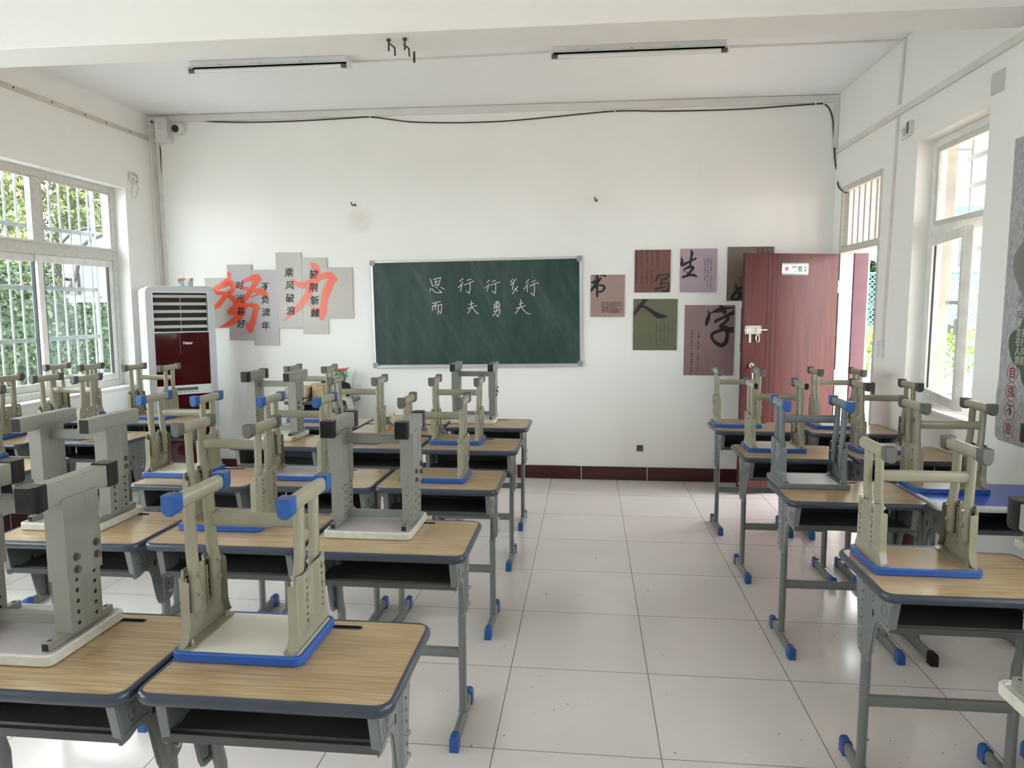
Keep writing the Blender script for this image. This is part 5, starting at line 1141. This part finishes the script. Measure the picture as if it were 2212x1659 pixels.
cr = MB(); cr.box(-0.10, 0.10, -0.13, 0.13, 0, 0.062, 0.002); cr.box(-0.09, 0.09, -0.12, 0.12, 0.062, 0.0625)
tag(obj('wooden_box', cr, 'woodcrate', None, (-2.595, 6.295, zt+0.057), (0, 0, 0.03)), 'flat pale wooden box on top of the brown books', 'box')
cr = MB(); cr.prism([(-0.05, 0), (0.05, 0), (0.065, 0.15), (-0.065, 0.15), (-0.059, 0.144), (0.059, 0.144), (0.046, 0.006), (-0.046, 0.006)], 'y', -0.06, 0.06); cr.box(-0.05, 0.05, -0.06, -0.054, 0, 0.14); cr.box(-0.05, 0.05, 0.054, 0.06, 0, 0.14)
tag(obj('wooden_tray', cr, 'woodcrate', None, (-2.415, 6.30, zt), (0, 0, 0.0)), 'open wooden tray in the middle of the cluttered desk', 'tray')
def lump(name, c, r, mat, lb, cat, seed, amp=0.25, flat_=1.0, n=(18, 12)):
    rnd = random.Random(seed); m = MB(); m.ball((0, 0, 0), 1, 1, 1, *n)
    ph = [(rnd.uniform(-3, 3), rnd.uniform(-3, 3), rnd.uniform(-3, 3), rnd.uniform(0, 6), rnd.uniform(.4, 1)) for _ in range(9)]
    for v in m.bm.verts:
        d = sum(a[4]*math.sin(2.2*(a[0]*v.co.x+a[1]*v.co.y+a[2]*v.co.z)+a[3]) for a in ph)/3
        k_ = 1+amp*d; v.co = Vector((v.co.x*r[0]*k_, v.co.y*r[1]*k_, max(v.co.z*r[2]*k_, -r[2]*0.8)))
    zmin = min(v.co.z for v in m.bm.verts)
    o = obj(name, m.mesh(name, 60), mat, None, (c[0], c[1], c[2]-zmin)); return tag(o, lb, cat)
lump('cloth_bag', (-2.265, 6.335, zt), (0.070, 0.060, 0.062), 'clothwhite', 'crumpled white cloth bag with dark piping on the cluttered desk', 'cloth bag', 3)
lump('black_bag', (-2.40, 6.47, zt), (0.085, 0.055, 0.095), 'blackcloth', 'black cloth bag behind the white one on the cluttered desk', 'bag', 5)
lump('black_bag', (-2.24, 6.475, zt), (0.060, 0.050, 0.085), 'blackcloth', 'second black cloth bag, under the tangled cords on the cluttered desk', 'bag', 11)
def tangle(name, c, r, rad, mat, lb, seed, turns=34):
    rnd = random.Random(seed); pts = []
    for i in range(turns):
        a = rnd.uniform(0, 2*PI); rr = r*rnd.uniform(0.35, 1)
        pts.append((c[0]+rr*math.cos(a)*1.25, c[1]+0.6*rr*math.sin(a), c[2]+r*rnd.uniform(0.0, 0.75)))
    m = MB(); m.tube(catmull(pts, 7), rad, 5); return tag(obj(name, m, mat), lb, 'cord', 'tangled cords')
tangle('tangled_cord', (-2.285, 6.42, zt+0.185), 0.100, 0.0065, 'mint', 'tangled mint green cords heaped on the cluttered desk', 4)
tangle('tangled_cord', (-2.245, 6.43, zt+0.235), 0.070, 0.0065, 'pink', 'coral pink cords among the green tangle on the cluttered desk', 9, 22)
sp_ = MB(); sp_.cyl((-0.022, 0, 0.020), (0.022, 0, 0.020), 0.020, 14); sp_.cyl((-0.026, 0, 0.020), (-0.022, 0, 0.020), 0.016, 12); tag(obj('cord_spool', sp_, 'mint', None, (-2.405, 6.205, zt), (0, 0, 0.5)), 'small mint green roll beside the white cloth bag', 'roll')
pb = lump('plastic_bag', (-2.145, 6.50, zt+0.0), (0.035, 0.040, 0.13), 'polythene', 'clear crumpled plastic bag against the wall at the right of the cluttered desk', 'plastic bag', 21, 0.35)
rg = MB(); nx_, ny_ = 9, 7
loops = []
for i in range(nx_):
    u = i/(nx_-1); drop = max(0, u-0.45)
    loops.append([Vector((0.26*min(u, 0.55)+0.09*max(0, u-0.55), (j/(ny_-1)-0.5)*0.16+0.02*math.sin(5*u+j), 0.012-0.30*max(0, u-0.58)*(0.6+0.4*abs(math.sin(j*1.3)))+0.022*abs(math.sin(j*1.9+3*u)))) for j in range(ny_)])
rg.loft(loops, close=False, caps=False); me_ = rg.mesh('rag', 70)
o = tag(obj('rag', me_, 'clothcream', None, (-2.27, 6.215, zt+0.004)), 'cream rag hanging over the right edge of the cluttered desk', 'rag'); md = o.modifiers.new('thick', 'SOLIDIFY'); md.thickness = 0.004
# carton and rag on the empty desk
ct = MB(); ct.box(-0.045, 0.045, -0.035, 0.035, 0, 0.085, 0.001); C1 = tag(obj('carton', ct, 'pack2', None, (-1.372, 4.85, zt), (0, 0, 0.2)), 'small printed drinks carton on the empty desk between the rows', 'carton')
ct = MB(); ct.prism([(-0.035, 0.085), (0.035, 0.085), (0.0, 0.112)], 'x', -0.045, 0.045); obj('gable_top', ct, 'pack2', C1)
lump('rag', (-1.172, 4.815, zt), (0.080, 0.045, 0.026), 'clothgrey', 'crumpled grey rag on the empty desk to the right of the carton', 'rag', 15, 0.4)
lump('paper_ball', (-1.29, 4.90, zt), (0.016, 0.014, 0.012), 'paper', 'tiny ball of paper between the carton and the grey rag', 'paper', 2, 0.3, 1, (10, 7))

# ------------------------------------------------------------------ outside the left windows
struct(obj('ground_left', MB().box(-40, XL-TW, -30, 45, -0.4, -0.12), 'pavingpale'))
struct(obj('ground_right', MB().box(XR+TW, 40, -30, 60, -0.4, -0.06), 'paving'))
def leaves(pts_fn, n, size, seed, elong=1.6, droop=0.3):
    rnd = random.Random(seed); V, Fc = [], []
    for i in range(n):
        p = pts_fn(rnd); d = Vector((rnd.gauss(0, 1), rnd.gauss(0, 1), rnd.gauss(0, 1)-droop)).normalized(); q = d.orthogonal().normalized()
        q.rotate(Matrix.Rotation(rnd.uniform(0, 2*PI), 3, d)); s_ = size*rnd.uniform(.6, 1.3); e = s_*elong; k_ = len(V)
        V += [p, p+d*e*0.5+q*s_*0.5, p+d*e, p+d*e*0.5-q*s_*0.5]; Fc.append((k_, k_+1, k_+2, k_+3))
    me = bpy.data.meshes.new('leaves'); me.from_pydata([tuple(v) for v in V], [], Fc); return me
def hedge(label, x0, x1, y0, y1, h, n, size, mat, seed):
    Hd = empty('hedge', ((x0+x1)/2, (y0+y1)/2, -0.12)); tag(Hd, label, 'hedge')
    def pt(r):
        y = r.uniform(y0, y1)-(y0+y1)/2; hh = h*(0.88+0.12*math.sin(y*2.1+seed)+0.06*math.sin(y*7)); t = r.random()
        x = r.uniform(-1, 1)*(x1-x0)/2
        return Vector((x, y, hh*(1-abs(r.gauss(0, .10))))) if t < 0.25 else Vector(((x1-x0)/2*(1-abs(r.gauss(0, .28)))*r.choice((1, 1, 1, -1)), y, r.uniform(0.02, hh)))
    obj('foliage', leaves(pt, n, size, seed), mat, Hd)['kind'] = 'stuff'
    st = MB(); rnd = random.Random(seed)
    for i in range(int((y1-y0)*3)):
        y = rnd.uniform(y0, y1)-(y0+y1)/2; st.cyl((0, y, 0), (rnd.uniform(-.2, .2), y+rnd.uniform(-.2, .2), h*0.85), 0.015, 5, 0.006)
    obj('stem', st, 'bark', Hd)['kind'] = 'stuff'
    core = MB(); core.box(-(x1-x0)*0.32, (x1-x0)*0.32, -(y1-y0)/2+.1, (y1-y0)/2-.1, 0.0, h*0.80, 0.05); obj('inner_growth', core, mat, Hd)
hedge('dense dark green hedge outside the left window', -7.3, -6.1, 5.6, 15.0, 2.25, 46000, 0.036, 'hedge', 1)
def cyp_mesh():
    def pt(r):
        z = 0.3+5.9*r.random()**0.9; R_ = 1.0*(1-(z/6.6)**2.4)+0.08; a = r.uniform(0, 2*PI); q = R_*(1-abs(r.gauss(0, .16))); return Vector((q*math.cos(a), q*math.sin(a), z+0.2*math.sin(a*3)))
    return leaves(pt, 15000, 0.050, 5, 3.0, -0.9)
cyp = cyp_mesh(); rnd = random.Random(3)
TY = [(-8.5, 5.4), (-10.8, 7.2), (-8.5, 8.9), (-10.8, 10.7), (-8.5, 12.4), (-10.8, 14.1), (-8.5, 15.9)]
LBL = ['tall yellow-green conifer behind the hedge, leftmost of the row in view', 'tall yellow-green conifer behind the hedge, second of the row in view', 'tall yellow-green conifer behind the hedge, third of the row in view', 'tall yellow-green conifer behind the hedge, fourth of the row in view', 'tall yellow-green conifer behind the hedge, fifth of the row in view', 'tall yellow-green conifer behind the hedge, nearest the outdoor unit', 'tall yellow-green conifer at the far end of the row behind the hedge']
for i, (x, y) in enumerate(TY):
    T_ = empty('conifer', (x, y, -0.12), rnd.uniform(0, 6)); T_.scale = (1, 1, rnd.uniform(.9, 1.1)); tag(T_, LBL[i], 'tree', 'row of conifers behind the hedge')
    obj('crown', cyp, 'cypress', T_)['kind'] = 'stuff'; t_ = MB(); t_.cyl((0, 0, 0), (0, 0, 4.8), 0.05, 8, 0.02); obj('trunk', t_, 'bark', T_)
OU = empty('outdoor_unit', (-4.80, 6.83, 1.68)); tag(OU, 'white outdoor air conditioner unit with black pipes seen through the left window', 'air conditioner')
u_ = MB(); u_.box(-0.16, 0.16, -0.40, 0.40, 0, 0.62, 0.012); obj('casing', u_, 'unitgrey', OU)
u_ = MB()
for i in range(5): u_.box(-0.10, 0.10, -0.406, -0.399, 0.30+i*0.05, 0.325+i*0.05, 0.002)
obj('side_vent', u_, 'silver', OU)
u_ = MB(); u_.box(-0.11, 0.02, -0.43, -0.40, 0.03, 0.24, 0.005); u_.cyl((-0.05, -0.43, 0.08), (-0.05, -0.47, 0.08), 0.018, 10); u_.cyl((-0.05, -0.43, 0.17), (-0.05, -0.47, 0.17), 0.014, 10); obj('valve_cover', u_, 'greycap', OU)
u_ = MB(); u_.tube(catmull([(-0.05, -0.46, 0.17), (-0.06, -0.54, 0.20), (-0.09, -0.56, 0.38), (0.06, -0.50, 0.60), (0.33, -0.42, 0.66)], 6), 0.014, 8); u_.tube(catmull([(-0.05, -0.46, 0.08), (-0.02, -0.52, 0.05), (0.06, -0.50, 0.20), (0.12, -0.46, 0.48), (0.34, -0.40, 0.60)], 6), 0.018, 8); obj('pipe', u_, 'cable', OU)
u_ = MB()
for y in (-0.28, 0.28): u_.box(-0.18, 0.442, y-0.02, y+0.02, -0.04, 0.0); u_.box(0.40, 0.442, y-0.02, y+0.02, -0.30, 0.0)
obj('bracket', u_, 'silver', OU)
# ------------------------------------------------------------------ outside the doorway and the right window
struct(obj('trim_5', MB().box(XR+0.17, XR+TW+0.004, RW1[1]-0.012, RW1[1]+0.002, RW1[2], RW1[3]), 'render'))
struct(obj('veranda_roof', MB().box(XR+TW, 4.55, -5.0, 8.6, 3.10, 3.28), 'extwall'))
mb = MB(); mb.box(4.32, 4.55, -5.0, 8.6, 2.90, 3.10)
for y in (-3.0, 0.6, 4.2, 7.8): mb.box(XR+TW, 4.32, y, y+0.22, 2.92, 3.10)
struct(obj('veranda_beam', mb, 'extwall'))
for i, y in enumerate((-3.0, 0.6, 4.2, 7.8)): struct(obj('veranda_column', MB().box(4.33, 4.54, y, y+0.22, -0.06, 2.90, 0.005), 'render'))
struct(obj('veranda_floor', MB().box(XR+TW, 4.65, -5.0, 8.6, -0.06, -0.004), 'paving'))
struct(obj('wall_veranda_end', MB().box(XR+TW, 2.665, 7.30, 7.55, -0.004, 3.10), 'extwall'))
struct(obj('trim_4', MB().box(XR+TW, 2.668, 7.295, 7.552, -0.004, 0.765), 'extdado'))
def picket(y, x0, x1):
    P = empty('picket_fence', ((x0+x1)/2, y, -0.06)); tag(P, 'white arched picket fence with green rails far outside the doorway', 'fence'); m = MB(); h = (x1-x0)/2; n = int((x1-x0)/0.16)
    for i in range(n):
        x = -h+0.08+i*0.16; m.tube([(x-0.05, 0, 0.03), (x-0.05, 0, 0.50), (x-0.025, 0, 0.57), (x+0.025, 0, 0.57), (x+0.05, 0, 0.50), (x+0.05, 0, 0.03)], 0.013, 5)
    obj('pickets', m, 'picket', P).name = 'picket'; m = MB()
    for z in (0.15, 0.42): m.box(-h, h, -0.012, 0.012, z-0.02, z+0.02)
    obj('rail', m, 'railgreen', P)
picket(16.5, 2.8, 10.5)
Hd = empty('shrub_border', (6.6, 17.2, -0.06)); tag(Hd, 'sunlit yellow-green shrub border behind the white picket fence', 'shrubs')
obj('foliage', leaves(lambda r: Vector((r.uniform(-4, 4), r.uniform(-.4, .4), 1.15*r.random()**.6)), 9000, 0.06, 8), 'shrub', Hd)['kind'] = 'stuff'
FN = empty('mesh_fence', (6.6, 18.2, -0.06)); tag(FN, 'tall green chain-link fence beyond the shrubs', 'fence')
m = MB()
for i in range(-46, 47):
    x = i*0.12
    for s in (1, -1):
        a, b = x, x+s*2.3
        m.sweep([(a, 0, 0.1), (b, 0, 2.4)], [(0.008, 0.008), (-0.008, 0.008), (-0.008, -0.008), (0.008, -0.008)], caps=False)
clip = m.bm; bmesh.ops.bisect_plane(clip, geom=clip.verts[:]+clip.edges[:]+clip.faces[:], plane_co=(-4.4, 0, 0), plane_no=(-1, 0, 0), clear_outer=True); bmesh.ops.bisect_plane(clip, geom=clip.verts[:]+clip.edges[:]+clip.faces[:], plane_co=(4.4, 0, 0), plane_no=(1, 0, 0), clear_outer=True)
obj('wire_mesh', m, 'meshgreen', FN); m = MB()
for z in (0.1, 2.4): m.cyl((-4.4, 0, z), (4.4, 0, z), 0.025, 6)
obj('rail', m, 'meshgreen', FN)
for i in range(4):
    m = MB(); m.cyl((-4.4+i*2.93, 0, 0), (-4.4+i*2.93, 0, 2.45), 0.03, 6); obj('post', m, 'meshgreen', FN)
hedge2 = empty('conifer', (7.6, 21.5, -0.06)); tag(hedge2, 'dark tree behind the green fence beyond the doorway', 'tree'); obj('crown', cyp, 'hedge', hedge2)['kind'] = 'stuff'; t_ = MB(); t_.cyl((0, 0, 0), (0, 0, 5.4), 0.09, 8, 0.02); obj('trunk', t_, 'bark', hedge2)
hedge2.scale = (1.6, 1.2, 0.45)
BL = empty('distant_building', (12.0, 34, -0.06)); tag(BL, 'pale grey building far beyond the green fence', 'building')
obj('facade', MB().box(-9, 9, 0, 6, 0, 5.6), 'bldg', BL)
for i in range(7): obj('window', MB().box(-8.4+i*2.5, -7.0+i*2.5, -0.05, 0, 3.3, 4.7), 'bldgwin', BL)
obj('parapet', MB().box(-9.2, 9.2, -0.2, 6.2, 5.6, 5.9), 'railgreen', BL)
